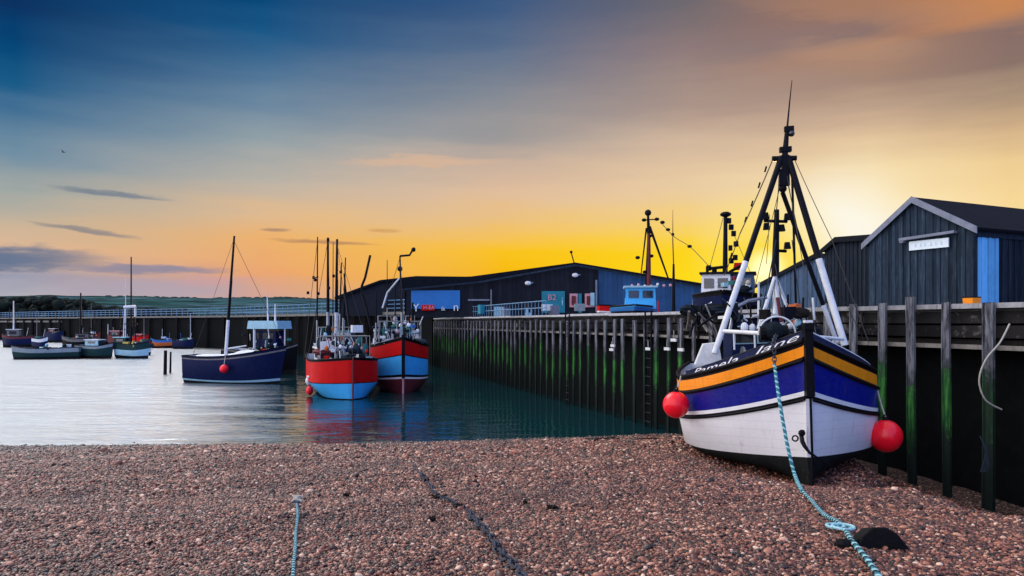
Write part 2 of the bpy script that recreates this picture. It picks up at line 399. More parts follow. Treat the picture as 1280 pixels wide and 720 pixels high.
def ground_mat():
    m_ = bpy.data.materials.new('beach_ground'); m_.use_nodes = True; t = NT(m_.node_tree); b = t.n['Principled BSDF']
    g = t.new('ShaderNodeNewGeometry'); p = g.outputs['Position']
    v = t.new('ShaderNodeTexVoronoi'); t.put(v.inputs['Vector'], p); v.inputs['Scale'].default_value = 24
    s3 = t.new('ShaderNodeSeparateColor'); t.put(s3.inputs[0], v.outputs['Color'])
    c = t.ramp(s3.outputs[0], [(0, (.05, .025, .02, 1)), (.3, (.13, .07, .055, 1)), (.6, (.22, .12, .10, 1)), (.85, (.32, .20, .16, 1)), (1, (.48, .36, .31, 1))])
    c = t.mix(t.sm(v.outputs['Distance'], .25, .6), c, (.03, .018, .014, 1))
    t.put(b.inputs['Base Color'], c); b.inputs['Roughness'].default_value = .6
    bn = t.new('ShaderNodeBump'); bn.inputs['Strength'].default_value = 1; bn.inputs['Distance'].default_value = .02; bn.invert = True
    t.put(bn.inputs['Height'], v.outputs['Distance']); t.put(b.inputs['Normal'], bn.outputs[0])
    MATS['beach_ground'] = m_
ground_mat()
xs = np.concatenate([np.linspace(-90, -22, 30)[:-1], np.linspace(-22, -4, 110)[:-1], np.linspace(-4, 9, 170)[:-1], np.linspace(9, 30, 24)])
ys = np.concatenate([np.linspace(-40, 0, 20)[:-1], np.linspace(0, 27, 260)[:-1], np.linspace(27, 90, 20)])
XX, YY = np.meshgrid(xs, ys); ZZ = beachZ(XX, YY)
nx, ny = len(xs), len(ys)
me = bpy.data.meshes.new('beach')
verts = np.stack([XX.ravel(), YY.ravel(), ZZ.ravel()], 1)
idx = np.arange(nx*ny).reshape(ny, nx)
quads = np.stack([idx[:-1, :-1].ravel(), idx[:-1, 1:].ravel(), idx[1:, 1:].ravel(), idx[1:, :-1].ravel()], 1)
me.from_pydata(verts.tolist(), [], quads.tolist()); me.materials.append(MATS['beach_ground'])
me.polygons.foreach_set('use_smooth', [True]*len(quads))
beach = bpy.data.objects.new('beach', me); col.objects.link(beach); tag(beach, kind='structure')

# loose pebbles: one uncountable object, instanced on points by geometry nodes
def pebble_mat():
    m_ = bpy.data.materials.new('pebble'); m_.use_nodes = True; t = NT(m_.node_tree); b = t.n['Principled BSDF']
    oi = t.new('ShaderNodeObjectInfo')
    c = t.ramp(oi.outputs['Random'], [(0, (.006, .003, .002, 1)), (.24, (.028, .008, .005, 1)), (.45, (.105, .029, .017, 1)), (.63, (.20, .060, .034, 1)), (.77, (.33, .11, .063, 1)), (.89, (.46, .19, .11, 1)), (.96, (.66, .36, .23, 1)), (1, (.86, .62, .45, 1))])
    tcn = t.new('ShaderNodeTexCoord'); n = t.noise(tcn.outputs['Object'], 25, 3, .6)
    g = t.new('ShaderNodeNewGeometry')
    big = t.noise(g.outputs['Position'], .55, 3, .6)
    c = t.mix(t.m('MULTIPLY', t.sm(n, .4, .7), .35), c, (.07, .04, .035, 1))
    c = t.mix(t.m('MULTIPLY', t.sm(big, .48, .66), .38), c, (.05, .028, .024, 1))
    s3 = t.new('ShaderNodeSeparateXYZ'); t.put(s3.inputs[0], g.outputs['Position'])
    wet = t.sm(t.m('MULTIPLY_ADD', t.m('SUBTRACT', big, .5), .35, s3.outputs[2]), .34, .10)
    c = t.mix(t.m('MULTIPLY', wet, .65), c, (.03, .02, .018, 1))
    t.put(b.inputs['Base Color'], c); t.put(b.inputs['Roughness'], t.m('MULTIPLY_ADD', wet, -.3, .42))
    MATS['pebble'] = m_
pebble_mat()
def pebble_points():
    out = []
    # spacing grows a touch with distance
    for y0, y1, dens in ((3.2, 9, 2150), (9, 14, 1250), (14, 23.8, 700)):
        x0, x1 = -.80*y1-1, min(.80*y1+1, 8.5)
        n = int((x1-x0)*(y1-y0)*dens)
        x = rng.uniform(x0, x1, n); y = rng.uniform(y0, y1, n)
        k = (np.abs(x) < .80*y+.8) & (x < wallX(y)-.05)
        x, y = x[k], y[k]; s = rng.lognormal(0, .28, len(x))*np.where(rng.random(len(x)) < .006, 2.0, 1)*(.0116 if y0 < 9 else .015 if y0 < 14 else .022)
        out.append((x, y, s))
    x = np.concatenate([o[0] for o in out]); y = np.concatenate([o[1] for o in out]); s = np.concatenate([o[2] for o in out])
    z = beachZ(x, y); k = z > -.08
    x, y, z, s = x[k], y[k], z[k], s[k]
    return np.stack([x, y, z+s*rng.uniform(-.15, .55, len(x))], 1), s
pp, ps = pebble_points()
me = bpy.data.meshes.new('shingle'); me.vertices.add(len(pp)); me.vertices.foreach_set('co', pp.astype(np.float32).ravel())
a = me.attributes.new('rot', 'FLOAT_VECTOR', 'POINT')
a.data.foreach_set('vector', np.stack([rng.uniform(-.5, .5, len(pp)), rng.uniform(-.5, .5, len(pp)), rng.uniform(0, 6.28, len(pp))], 1).astype(np.float32).ravel())
a = me.attributes.new('scl', 'FLOAT_VECTOR', 'POINT')
a.data.foreach_set('vector', np.stack([ps*rng.uniform(.9, 1.35, len(pp)), ps*rng.uniform(.7, 1.0, len(pp)), ps*rng.uniform(.5, .8, len(pp))], 1).astype(np.float32).ravel())
me.materials.append(MATS['pebble'])
shingle = bpy.data.objects.new('shingle', me); col.objects.link(shingle)
tag(shingle, 'damp reddish brown shingle covering the whole foreshore', 'shingle', kind='stuff')
gt = bpy.data.node_groups.new('scatter', 'GeometryNodeTree')
gt.interface.new_socket('Geometry', in_out='INPUT', socket_type='NodeSocketGeometry')
gt.interface.new_socket('Geometry', in_out='OUTPUT', socket_type='NodeSocketGeometry')
gi = gt.nodes.new('NodeGroupInput'); go = gt.nodes.new('NodeGroupOutput')
ico = gt.nodes.new('GeometryNodeMeshIcoSphere'); ico.inputs['Radius'].default_value = 1; ico.inputs['Subdivisions'].default_value = 2
ss = gt.nodes.new('GeometryNodeSetShadeSmooth'); sm_ = gt.nodes.new('GeometryNodeSetMaterial'); sm_.inputs['Material'].default_value = MATS['pebble']
ip = gt.nodes.new('GeometryNodeInstanceOnPoints')
na = gt.nodes.new('GeometryNodeInputNamedAttribute'); na.data_type = 'FLOAT_VECTOR'; na.inputs['Name'].default_value = 'rot'
nb = gt.nodes.new('GeometryNodeInputNamedAttribute'); nb.data_type = 'FLOAT_VECTOR'; nb.inputs['Name'].default_value = 'scl'
L_ = gt.links.new
L_(ico.outputs['Mesh'], ss.inputs['Geometry']); L_(ss.outputs['Geometry'], sm_.inputs['Geometry']); L_(sm_.outputs['Geometry'], ip.inputs['Instance'])
L_(gi.outputs[0], ip.inputs['Points']); L_(na.outputs['Attribute'], ip.inputs['Rotation']); L_(nb.outputs['Attribute'], ip.inputs['Scale']); L_(ip.outputs[0], go.inputs[0])
mod = shingle.modifiers.new('scatter', 'NODES'); mod.node_group = gt

def water_mat():
    m_ = bpy.data.materials.new('harbour_water'); m_.use_nodes = True; t = NT(m_.node_tree); b = t.n['Principled BSDF']
    g = t.new('ShaderNodeNewGeometry'); p = g.outputs['Position']
    b.inputs['Base Color'].default_value = (.002, .028, .034, 1); b.inputs['Roughness'].default_value = .10
    b.inputs['IOR'].default_value = 1.5; b.inputs['Specular IOR Level'].default_value = .75
    n1 = t.noise(t.vmap(p, (.55, 1.5, 1)), 1.1, 3, .5, .3)
    n2 = t.noise(t.vmap(p, (.35, 1.0, 1)), .28, 2, .5, .4)
    n3 = t.noise(t.vmap(p, (.6, 1.4, 1)), 4.5, 2, .5)
    calm = t.sm(t.noise(p, .06, 2, .5), .35, .65)
    # ripples flatten near the quay; pale reflection painted onto open water by position
    s3 = t.new('ShaderNodeSeparateXYZ'); t.put(s3.inputs[0], p)
    dq = t.m('ADD', t.m('MULTIPLY_ADD', s3.outputs[1], .345, s3.outputs[0]), t.m('MULTIPLY', t.m('SUBTRACT', t.noise(t.vmap(p, (.25, .9, 1)), .5, 4, .6), .5), 8))
    lee_dim = t.sm(dq, -3.0, 2.2)
    hw = t.m('ADD', t.m('MULTIPLY', n1, t.m('MULTIPLY_ADD', calm, .5, .5)), t.m('ADD', t.m('MULTIPLY', n2, .9), t.m('MULTIPLY', n3, .10)))
    h = t.m('MULTIPLY', hw, t.m('MULTIPLY_ADD', lee_dim, -.70, 1.0))
    bn = t.new('ShaderNodeBump'); bn.inputs['Strength'].default_value = 1; bn.inputs['Distance'].default_value = .14
    t.put(bn.inputs['Height'], h); t.put(b.inputs['Normal'], bn.outputs[0])
    b.inputs['IOR'].default_value = 1.33; b.inputs['Specular IOR Level'].default_value = .5; b.inputs['Roughness'].default_value = .04
    gA = t.new('ShaderNodeBsdfGlossy'); gA.inputs['Color'].default_value = (.93, .97, 1, 1); gA.inputs['Roughness'].default_value = .06; t.put(gA.inputs['Normal'], bn.outputs[0])
    gB = t.new('ShaderNodeBsdfGlossy'); gB.inputs['Color'].default_value = (.95, .97, 1, 1); gB.inputs['Roughness'].default_value = .34; t.put(gB.inputs['Normal'], bn.outputs[0])
    gl = t.new('ShaderNodeMixShader'); gl.inputs[0].default_value = .48; t.put(gl.inputs[1], gA.outputs[0]); t.put(gl.inputs[2], gB.outputs[0])
    lw = t.new('ShaderNodeFresnel'); lw.inputs['IOR'].default_value = 1.9; t.put(lw.inputs['Normal'], bn.outputs[0])
    mx_ = t.new('ShaderNodeMixShader'); t.put(mx_.inputs[0], t.m('MULTIPLY', t.m('MULTIPLY', t.sm(lw.outputs[0], .08, .5), .97), t.m('SUBTRACT', 1, lee_dim))); t.put(mx_.inputs[1], b.outputs[0]); t.put(mx_.inputs[2], gl.outputs[0])
    out = [q for q in t.n if q.type == 'OUTPUT_MATERIAL'][0]; t.put(out.inputs[0], mx_.outputs[0])
    MATS['harbour_water'] = m_
water_mat()
mb = MB(); mb.add([(-1500, -60, 0), (400, -60, 0), (400, 1400, 0), (-1500, 1400, 0)], [(0, 1, 2, 3)], 'harbour_water')
tag(mb.build('water'), kind='structure')

# ------------------------------------------------------------------ hull generator
def lerp(a, b, t): return a+(b-a)*t
def plan(s, mx=.42, tr=.78, p=2.0):
    if s < mx: return max(.03, (1-(1-s/mx)**p))
    return 1-(1-tr)*((s-mx)/(1-mx))**1.8
def make_hull(parent, L, B, rows0, rows1, wf0, wf1, bands, rake=.2, mx=.42, tr=.78, p=2.0, drop=.35, eb=.45, deckmat='wood_dark', inner='white_gear', n=26, name='hull', cap='black_paint', cap_r=.035, stern_rise=.1):
    """bow at origin, aft along +y; rows0/wf0 heights and width fractions at the stem, rows1/wf1 from midships aft"""
    K = len(rows0); mb = MB(); st = []
    for i in range(n+1):
        s = (i/n)**1.25; e = 1-(1-min(1, s/eb))**2
        zr = [lerp(a, b, e) for a, b in zip(rows0, rows1)]; wr = [lerp(a, b, min(1, e*1.15)) for a, b in zip(wf0, wf1)]
        hb = B/2*plan(s, mx, tr, p)
        zs = zr[-1]
        st.append([(hb*wr[k], s*L+rake*(1-zr[k]/rows0[-1])*(1-s)**3, zr[k]+(stern_rise*s*s*rows1[-1] if k > 2 else .04*s*s)) for k in range(K)])
    vs = []
    for side in (-1, 1):
        for q in st: vs += [(side*x, y, z) for x, y, z in q]
    N = (n+1)*K
    for k in range(K-1):
        fs = []
        for i in range(n):
            a_, b_, c_, d_ = i*K+k, (i+1)*K+k, (i+1)*K+k+1, i*K+k+1
            fs.append((a_, d_, c_, b_)); fs.append((N+a_, N+b_, N+c_, N+d_))
        # bow closure and transom
        fs.append((k, N+k, N+k+1, k+1)); e_ = n*K+k; fs.append((e_, e_+1, N+e_+1, N+e_))
        o = len(mb.v)
        if k == 0: mb.add(vs, [], bands[0])
        m_i = mb.mi(bands[k])
        for f in fs: mb.f.append(f); mb.m.append(m_i); mb.r.append(.5)
    h = mb.build(name, parent, smooth=50)
    sheer = {sd_: [Vector((sd_*q[-1][0], q[-1][1], q[-1][2])) for q in st] for sd_ in (-1, 1)}
    # inner bulwark and deck
    d = MB(); low = {}
    for sd_ in (-1, 1):
        S = sheer[sd_]; a_ = [Vector((sd_*max(.01, abs(v.x)-.05), v.y+(.05 if j == 0 else 0), v.z-.01)) for j, v in enumerate(S)]
        b_ = []
        for j, v in enumerate(a_):
            zz = v.z-drop; q = st[j]; zz_ = [r[2] for r in q]; wx = float(np.interp(zz, zz_, [r[0] for r in q])); yy2 = float(np.interp(zz, zz_, [r[1] for r in q]))
            b_.append(Vector((sd_*max(.008, min(abs(v.x), wx-.05)), max(v.y, yy2+.05) if j < 3 else v.y, zz)))
        low[sd_] = b_
        vv = a_+b_; m2 = len(a_)
        d.add(vv, [((i, i+1, m2+i+1, m2+i) if sd_ < 0 else (i+1, i, m2+i, m2+i+1)) for i in range(m2-1)], inner)
    Lf = [v+Vector((0, 0, .004)) for v in low[-1]]; Rt = [v+Vector((0, 0, .004)) for v in low[1]]
    eL, eR = sheer[-1][-1], sheer[1][-1]; iy = Vector((0, -.05, -.01)); dn_ = Vector((0, 0, -drop))
    d.add([eL+iy, eR+iy, eR+iy+dn_, eL+iy+dn_], [(0, 1, 2, 3)], inner)
    vv = Lf+Rt; m2 = len(Lf)
    d.add(vv, [(i, i+1, m2+i+1, m2+i) for i in range(m2-1)], deckmat)
    d.build('deck', parent)
    c = MB()
    for sd_ in (-1, 1): c.tube([v+Vector((0, 0, .01)) for v in sheer[sd_]], cap_r, cap, 6)
    c.tube([sheer[-1][-1], sheer[1][-1]], cap_r, cap, 6)
    c.build('gunwale_rail', parent, smooth=60)
    return sheer, st
def rub_rail(parent, st, k, mt, r_=.03, name='rubbing_strake', s0=0):
    c = MB()
    for sd_ in (-1, 1): c.tube([Vector((sd_*(q[k][0]+r_*.5), q[k][1], q[k][2])) for q in st[s0:]], r_, mt, 6)
    return c.build(name, parent, smooth=60)
def boat_root(name, bow, aft, z, label, cat, group=None):
    rz = math.atan2(-aft[0], aft[1])
    return empty(name, (bow[0], bow[1], z), rz, label, cat, group)
def loc_fn(root):
    M_ = (Matrix.Translation(root.location)@root.rotation_euler.to_matrix().to_4x4()).inverted()
    return lambda p: M_@Vector(p)

# ------------------------------------------------------------------ the beached boat
bow = (4.27, 10.45); aft = Vector((.165, .985)).normalized()
hero = boat_root('fishing_boat', bow, aft, 1.13, 'white and blue fishing boat with an orange top band, beached on shingle beside the quay', 'fishing boat')
hero.rotation_euler.y = R(-2.2)
TL = loc_fn(hero)
r0 = [0, .15, .30, .43, 1.28, 1.34, 1.41, 1.86, 1.91, 2.06, 2.13]
r1 = [0, .04, .12, .25, .72, .77, .83, 1.15, 1.19, 1.37, 1.43]
w0 = [.30, .48, .62, .74, .88, .89, .90, .95, .96, .98, 1.0]
w1 = [.06, .55, .84, .95, 1.0, 1.0, 1.0, 1.0, 1.0, 1.0, .99]
bands = ['antifoul', 'antifoul', 'antifoul', 'white_paint', 'black_paint', 'white_paint', 'navy_paint', 'black_paint', 'orange_paint', 'black_paint']
sheer, hst = make_hull(hero, 6.7, 3.35, r0, r1, w0, w1, bands, rake=.22, mx=.42, tr=.72, p=1.75, drop=.42, n=40, stern_rise=.03)
rub_rail(hero, hst, 7, 'black_paint', .028)
rub_rail(hero, hst, 4, 'black_paint', .022)
# stem post: black timber, rising above the rails
mb = MB(); mb.prism([(-.055, -.06, 1.33), (.055, -.06, 1.33), (.055, .12, 1.33), (-.055, .12, 1.33)], (0, -.03, .95), 'black_paint')
mb.box((0, -.03, 2.32), (.13, .2, .09), 'black_paint'); mb.build('stem_post', hero)
mb = MB(); mb.box((0, -.04, 2.385), (.10, .16, .035), 'white_gear'); mb.build('stem_cap', hero)
mb = MB(); mb.tube([(0, .06, .05), (0, .03, .43), (0, -.012, 1.3)], .018, 'dark_steel', 6); mb.build('stem_band', hero)
mb = MB(); mb.box((0, 3.6, -.03), (.14, 5.8, .16), 'antifoul'); mb.build('keel', hero)
# wash-boards above the gunwale at the bow with the painted name
def board_pts(sd_, n0=0, n1=19, h=.155):
    lo = [v+Vector((-sd_*.05, .03, .015)) for v in sheer[sd_][n0:n1]]
    hi = [v+Vector((-sd_*.02, 0, h*(1-.55*(j/(n1-n0))**2))) for j, v in enumerate(lo)]
    return lo, hi
for sd_ in (-1, 1):
    lo, hi = board_pts(sd_); m2 = len(lo); mb = MB()
    inn = Vector((-sd_*.03, .01, 0))
    vv = lo+hi+[v+inn for v in lo]+[v+inn for v in hi]
    fs = []
    for i in range(m2-1):
        fs += [(i, i+1, m2+i+1, m2+i), (m2+i, m2+i+1, 3*m2+i+1, 3*m2+i), (2*m2+i+1, 2*m2+i, 3*m2+i, 3*m2+i+1)]
    mb.add(vv, fs, 'navy_hull'); b_ = mb.build('wash_board', hero)
    mb = MB(); mb.tube([v+inn*.5 for v in hi], .018, 'white_gear' if sd_ > 0 else 'black_paint', 6); mb.build('trim', b_)
def name_on_board(sd_, txt, sa, sb, parent, size=.2):
    lo, hi = board_pts(sd_); vs, fs = text_mesh(txt, 1, .35, 0, 1.02)
    xsn = [v[0] for v in vs]; ysn = [v[1] for v in vs]; x0, x1 = min(xsn), max(xsn); y0, y1 = min(ysn), max(ysn)
    cum = [0]
    for i in range(1, len(lo)): cum.append(cum[-1]+(lo[i]-lo[i-1]).length)
    out = []
    for x, y, z in vs:
        t = (x-x0)/(x1-x0); t = 1-t if sd_ < 0 else t
        d_ = lerp(sa, sb, t)*cum[-1]
        j = max(i for i in range(len(cum)-1) if cum[i] <= d_+1e-9); q = (d_-cum[j])/(cum[j+1]-cum[j])
        a_ = lo[j].lerp(lo[j+1], q); b_ = hi[j].lerp(hi[j+1], q)
        tn = (lo[j+1]-lo[j]).normalized(); nr = tn.cross(Vector((0, 0, 1)))*(1 if sd_ > 0 else -1)
        if nr.x*sd_ < 0: nr = -nr
        out.append(a_.lerp(b_, .04+.92*(y-y0)/(y1-y0))+nr*.006)
    mb = MB(); mb.add(out, fs, 'white_paint'); return mb.build('name_lettering', parent)
name_on_board(-1, 'Pamela', .45, .86, hero); name_on_board(-1, 'Jane', .06, .36, hero)
# gantry: three raked legs meeting at the masthead
def two_tone(name, a, b, r_, split, lowmat='white_gear', topmat='dark_steel'):
    a = TL(a); b = TL(b); m_ = a.lerp(b, split); mb = MB()
    mb.tube([a, m_], r_, lowmat, 12); mb.tube([m_, b], r_*.98, topmat, 12); return mb.build(name, hero, smooth=50)
top = at(981, 196, 13.3)
legL = two_tone('gantry_leg', at(893, 442, 12.9), top+Vector((-.06, 0, 0)), .053, .46)
legR = two_tone('gantry_leg', at(1056, 432, 12.4), top+Vector((.06, 0, 0)), .057, .44)
legB = two_tone('gantry_leg', at(1046, 428, 13.6), at(978, 240, 13.5), .042, .25)
mb = MB(); t_ = TL(top)
mb.tube([t_+Vector((-.22, 0, -.02)), t_+Vector((.20, 0, -.04))], .05, 'dark_steel', 8)
mb.box(t_+Vector((0, 0, -.25)), (.12, .1, .55), 'dark_steel', taper=1.1); mb.build('masthead_bar', hero)
mb = MB(); mt2 = TL(at(984, 160, 13.3)); mb.tube([t_, mt2], [.055, .035], 'dark_steel', 8)
mb.box(t_.lerp(mt2, .25), (.2, .12, .09), 'dark_steel'); mb.box(mt2+Vector((.03, 0, -.02)), (.16, .09, .09), 'dark_steel'); mb.build('topmast', hero)
mb = MB(); mb.tube([mt2, TL(at(987, 128, 13.3)), TL(at(990, 100, 13.3))], [.018, .012, .006], 'dark_steel', 6); mb.build('antenna', hero)
mb = MB(); mb.ball(t_.lerp(mt2, .8)+Vector((.08, 0, 0)), .06, 'glass'); mb.build('masthead_light', hero)
# hanging block and hoist lines
mb = MB(); bk = TL(at(978, 222, 13.3)); mb.box(bk, (.14, .12, .3), 'dark_steel', taper=.7); mb.ball(bk+Vector((0, 0, -.2)), .07, 'dark_steel'); mb.build('hoist_block', hero)
for a_, b_, r_ in [((967, 197, 13.3), (925, 292, 13.4), .010), ((925, 292, 13.4), (905, 345, 13.6), .008), ((992, 197, 13.3), (1040, 300, 12.8), .007), ((1040, 300, 12.8), (1086, 428, 12.6), .009),
                   ((974, 225, 13.3), (967, 300, 14.2), .009), ((985, 230, 13.3), (1000, 300, 14), .008), ((977, 225, 13.3), (940, 372, 14), .006), ((962, 268, 14), (958, 330, 14), .006),
                   ((983, 215, 13.3), (1020, 418, 11.2), .006), ((1035, 330, 12.9), (1080, 425, 13.5), .006)]:
    mb = MB(); mb.tube(catenary(TL(at(*a_)), TL(at(*b_)), .02, 6), r_, 'wire', 5); mb.build('stay_wire', hero)
for px, py, d_ in [(958, 212, 13.3), (950, 232, 13.35), (941, 255, 13.4), (933, 275, 13.4), (921, 305, 13.45), (915, 320, 13.5)]:
    mb = MB(); mb.tube([TL(at(px, py-4, d_)), TL(at(px-2, py+3, d_))], .016, 'dark_steel', 6); mb.build('shackle', hero)
# working mast amidships with cross bars and lamps
mb = MB(); mb.tube([TL(at(969, 425, 14.2)), TL(at(969, 345, 14.2))], .045, 'white_gear', 8); mb.tube([TL(at(969, 345, 14.2)), TL(at(971, 262, 14.2))], [.075, .045], 'dark_steel', 8)
mast = mb.build('mast', hero, smooth=50)
for (xa, xb, yy_) in ((955, 984, 276), (966, 983, 313)):
    mb = MB(); mb.tube([TL(at(xa, yy_, 14.2)), TL(at(xb, yy_+1, 14.2))], .03, 'dark_steel', 6); mb.build('cross_bar', mast)
for px, py in ((957, 270), (984, 271), (958, 283), (977, 285), (984, 307)):
    mb = MB(); mb.box(TL(at(px, py, 14.2)), (.12, .12, .13), 'dark_steel', taper=.7); mb.build('deck_lamp', mast)
mb = MB(); mb.tube([TL(at(996, 420, 14)), TL(at(990, 215, 13.6))], .022, 'dark_steel', 6); mb.build('derrick_pole', hero)
for a_, b_ in (((969, 345, 14.2), (948, 412, 13.6)), ((969, 345, 14.2), (990, 398, 14.6)), ((969, 350, 14.2), (980, 420, 13.8))):
    mb = MB(); mb.tube([TL(at(*a_)), TL(at(*b_))], .035, 'white_gear', 8); mb.build('mast_strut', hero)
# cuddy with windows
cx, cy, cz = 0.05, 4.3, 1.25
cab = MB(); cab.box((cx, cy, cz+.55), (1.35, 1.5, 1.35), 'navy_hull', taper=.94); cab = cab.build('cuddy', hero)
mb = MB(); mb.box((cx, cy, cz+1.25), (1.45, 1.7, .06), 'white_gear'); mb.build('roof', cab)
for k in (-1, 0, 1):
    mb = MB(); mb.box((cx+k*.42, cy-.735, cz+.9), (.33, .03, .3), 'glass'); mb.box((cx+k*.42, cy-.728, cz+.9), (.38, .02, .35), 'pale_blue'); mb.build('window', cab)
# net drum, winch, nets
mb = MB(); mb.tube([(-.55, 2.5, 1.6), (.5, 2.5, 1.6)], .25, 'net_dark', 16)
for x in (-.55, .5): mb.tube([(x-.02, 2.5, 1.6), (x+.02, 2.5, 1.6)], .37, 'steel', 18)
mb.build('net_drum', hero)
wn = TL(at(967, 414, 11.2)); mb = MB(); mb.ball(wn, .17, 'net_dark', sc=(1.05, .9, .85), jit=.05); mb.tube([wn+Vector((-.2, 0, -.02)), wn+Vector((.2, 0, -.02))], .11, 'black_paint', 12)
wv = mb.build('anchor_winch', hero)
mb = MB(); mb.torus(wn+Vector((.05, .02, -.05)), .27, .014, 'white_gear', 'Y', 14, 6, math.pi); mb.build('hoop', wv)
for k, (x, y, z, s_, mt_) in enumerate([(-.65, 2.0, 1.45, .26, 'net_dark'), (.55, 1.9, 1.5, .24, 'net_teal'), (-.2, 1.7, 1.55, .22, 'rope_dark'), (.75, 3.0, 1.3, .28, 'net_dark'), (-.85, 3.1, 1.3, .26, 'net_teal'), (.1, 2.9, 1.75, .25, 'rope_dark')]):
    mb = MB(); mb.ball((x, y, z), s_, mt_, 18, 12, (1.3, 1.1, .8), .12); mb.build('net_heap', hero)
for k in range(26):
    px = random.uniform(912, 1012); py = random.uniform(384, 418); q = TL(at(px, py, random.uniform(12.2, 14.6))); mb = MB(); z_ = random.random()
    if z_ < .35: mb.ball(q, random.uniform(.07, .15), random.choice(['net_dark', 'rope_dark', 'wood_dark']), 12, 8, (1.3, 1, .8), .2); mb.build('net_heap', hero)
    elif z_ < .7:
        e_ = q+Vector((random.uniform(-.35, .35), random.uniform(-.2, .2), random.uniform(-.25, .45))); mb.tube([q, q.lerp(e_, .5)+Vector((0, 0, random.uniform(-.06, .06))), e_], random.uniform(.008, .02), random.choice(['steel', 'dark_steel', 'rope_pale', 'white_gear', 'rope_dark']), 6); mb.build('rope_end', hero)
    else: mb.box(q, (random.uniform(.1, .25), .15, random.uniform(.08, .2)), random.choice(['dark_steel', 'wood_dark', 'steel', 'orange_gear']), random.random()); mb.build('fitting', hero)
for (x0, y0_, x1, y1_) in ((969, 350, 955, 412), (969, 352, 962, 415), (971, 352, 1000, 405), (970, 300, 950, 395), (990, 300, 1004, 410), (969, 330, 985, 415), (930, 372, 945, 412), (958, 372, 950, 415)):
    mb = MB(); mb.tube(catenary(TL(at(x0, y0_, 14)), TL(at(x1, y1_, 13.2)), .06, 8), random.uniform(.006, .014), random.choice(['rope_pale', 'steel', 'rope_dark', 'wire']), 5); mb.build('running_line', hero)
# white pipe rail at the bow and posts
for a_, b_, r_ in [((905, 414, 12.6), (957, 417, 11.6), .035), ((1000, 419, 11.5), (1054, 424, 12.3), .028)]:
    mb = MB(); mb.tube([TL(at(*a_)), TL(at(*b_))], r_, 'white_gear', 8)
    for q in (.25, .75):
        p_ = TL(at(*a_)).lerp(TL(at(*b_)), q); mb.tube([p_, p_-Vector((0, 0, .3))], .016, 'white_gear', 6)
    mb.build('pipe_rail', hero, smooth=50)
# bent hoop and short stanchions around the gear
mb = MB(); mb.tube([TL(at(912, 414, 13)), TL(at(918, 385, 13.2)), TL(at(935, 376, 13.4)), TL(at(958, 372, 13.6))], .03, 'steel', 8); mb.build('gallows_hoop', hero, smooth=50)
for px, y0_, y1_, d_ in [(940, 414, 372, 13.5), (948, 412, 352, 14), (1002, 418, 372, 13.4), (1007, 418, 395, 12.8), (1018, 400, 372, 13), (928, 414, 384, 13.3), (985, 418, 368, 14.4)]:
    mb = MB(); mb.tube([TL(at(px, y0_, d_)), TL(at(px+random.uniform(-4, 4), y1_, d_))], .02, random.choice(['white_gear', 'steel', 'dark_steel']), 6); mb.build('stanchion', hero)
for k in range(9):
    px = random.uniform(930, 1005); py = random.uniform(382, 412); mb = MB()
    mb.ball(TL(at(px, py, random.uniform(12.4, 14))), random.uniform(.04, .075), random.choice(['white_gear', 'steel', 'orange_gear', 'pale_blue']), 10, 7, (1, 1, random.uniform(.7, 1.6))); mb.build('float', hero)
mb = MB(); mb.tube([TL(at(972, 372, 13.6)), TL(at(977, 402, 13.5))], .035, 'maroon_paint', 6); mb.build('dan_pole', hero)
# white locker on the left gunwale quarter
mb = MB(); lk = TL(at(880, 440, 13.1)); mb.prism([lk+Vector((-.16, 0, -.22)), lk+Vector((.3, 0, -.2)), lk+Vector((.26, 0, .16)), lk+Vector((0, 0, .14))], (0, .3, 0), 'white_gear'); mb.build('locker', hero)
# coil of pale rope lying along the foredeck edge
mb = MB(); pts = []
for k in range(60):
    t = k/59; p_ = sheer[-1][9].lerp(sheer[-1][19], t)+Vector((.13, .05, .06+.05*math.sin(k*1.3))); pts.append(p_+Vector((.05*math.cos(k*1.9), .04*math.sin(k*2.3), 0)))
mb.tube(pts, .016, 'rope_pale', 6); mb.build('rope_coil', hero, smooth=60)
# bent anchor hook at the stem, on the white planking
mb = MB(); hk = [at(1001, 540, 10.6), at(1003, 552, 10.45), at(1006, 558, 10.4), at(1012, 566, 10.35), at(1025, 574, 10.4), at(1040, 583, 10.5)]
mb.tube([TL(p) for p in hk], [.03, .035, .03, .02, .012, .008], 'dark_steel', 6); mb.ball(TL(at(1002, 541, 10.45)), .045, 'dark_steel', jit=.2); mb.build('anchor_hook', hero)
mb = MB(); mb.torus(TL(at(994, 548, 10.55)), .04, .012, 'dark_steel', 'Y', 10, 5); mb.build('ring_bolt', hero)

def fender(px, py, d_, r_, label, ropeto):
    c = at(px, py, d_); root = empty('fender', c, 0, label, 'fender', 'red round fenders on the beached boat')
    mb = MB(); mb.ball((0, 0, 0), r_, 'fender_red', 28, 18, (1, 1, 1.02)); mb.build('ball', root, smooth=80)
    mb = MB(); mb.tube([(0, 0, r_*.9), (0, 0, r_*1.22)], [.055, .035], 'fender_red' if False else 'dark_steel', 10); mb.torus((0, 0, r_*1.2), .035, .012, 'dark_steel', 'Y', 10, 5); mb.build('eye', root)
    e = at(*ropeto)-c; mb = MB(); mb.tube(catenary((0, 0, r_*1.2), e, .06, 10), .014, 'rope_pale', 6); mb.build('lanyard', root)
fender(845, 506, 12.7, .225, 'red round fender hanging clear of the beached boat on its left side', (851, 470, 12.9))
fender(1107, 545, 12.1, .26, 'red round fender pressed between the beached boat and the quay', (1093, 470, 12.4))

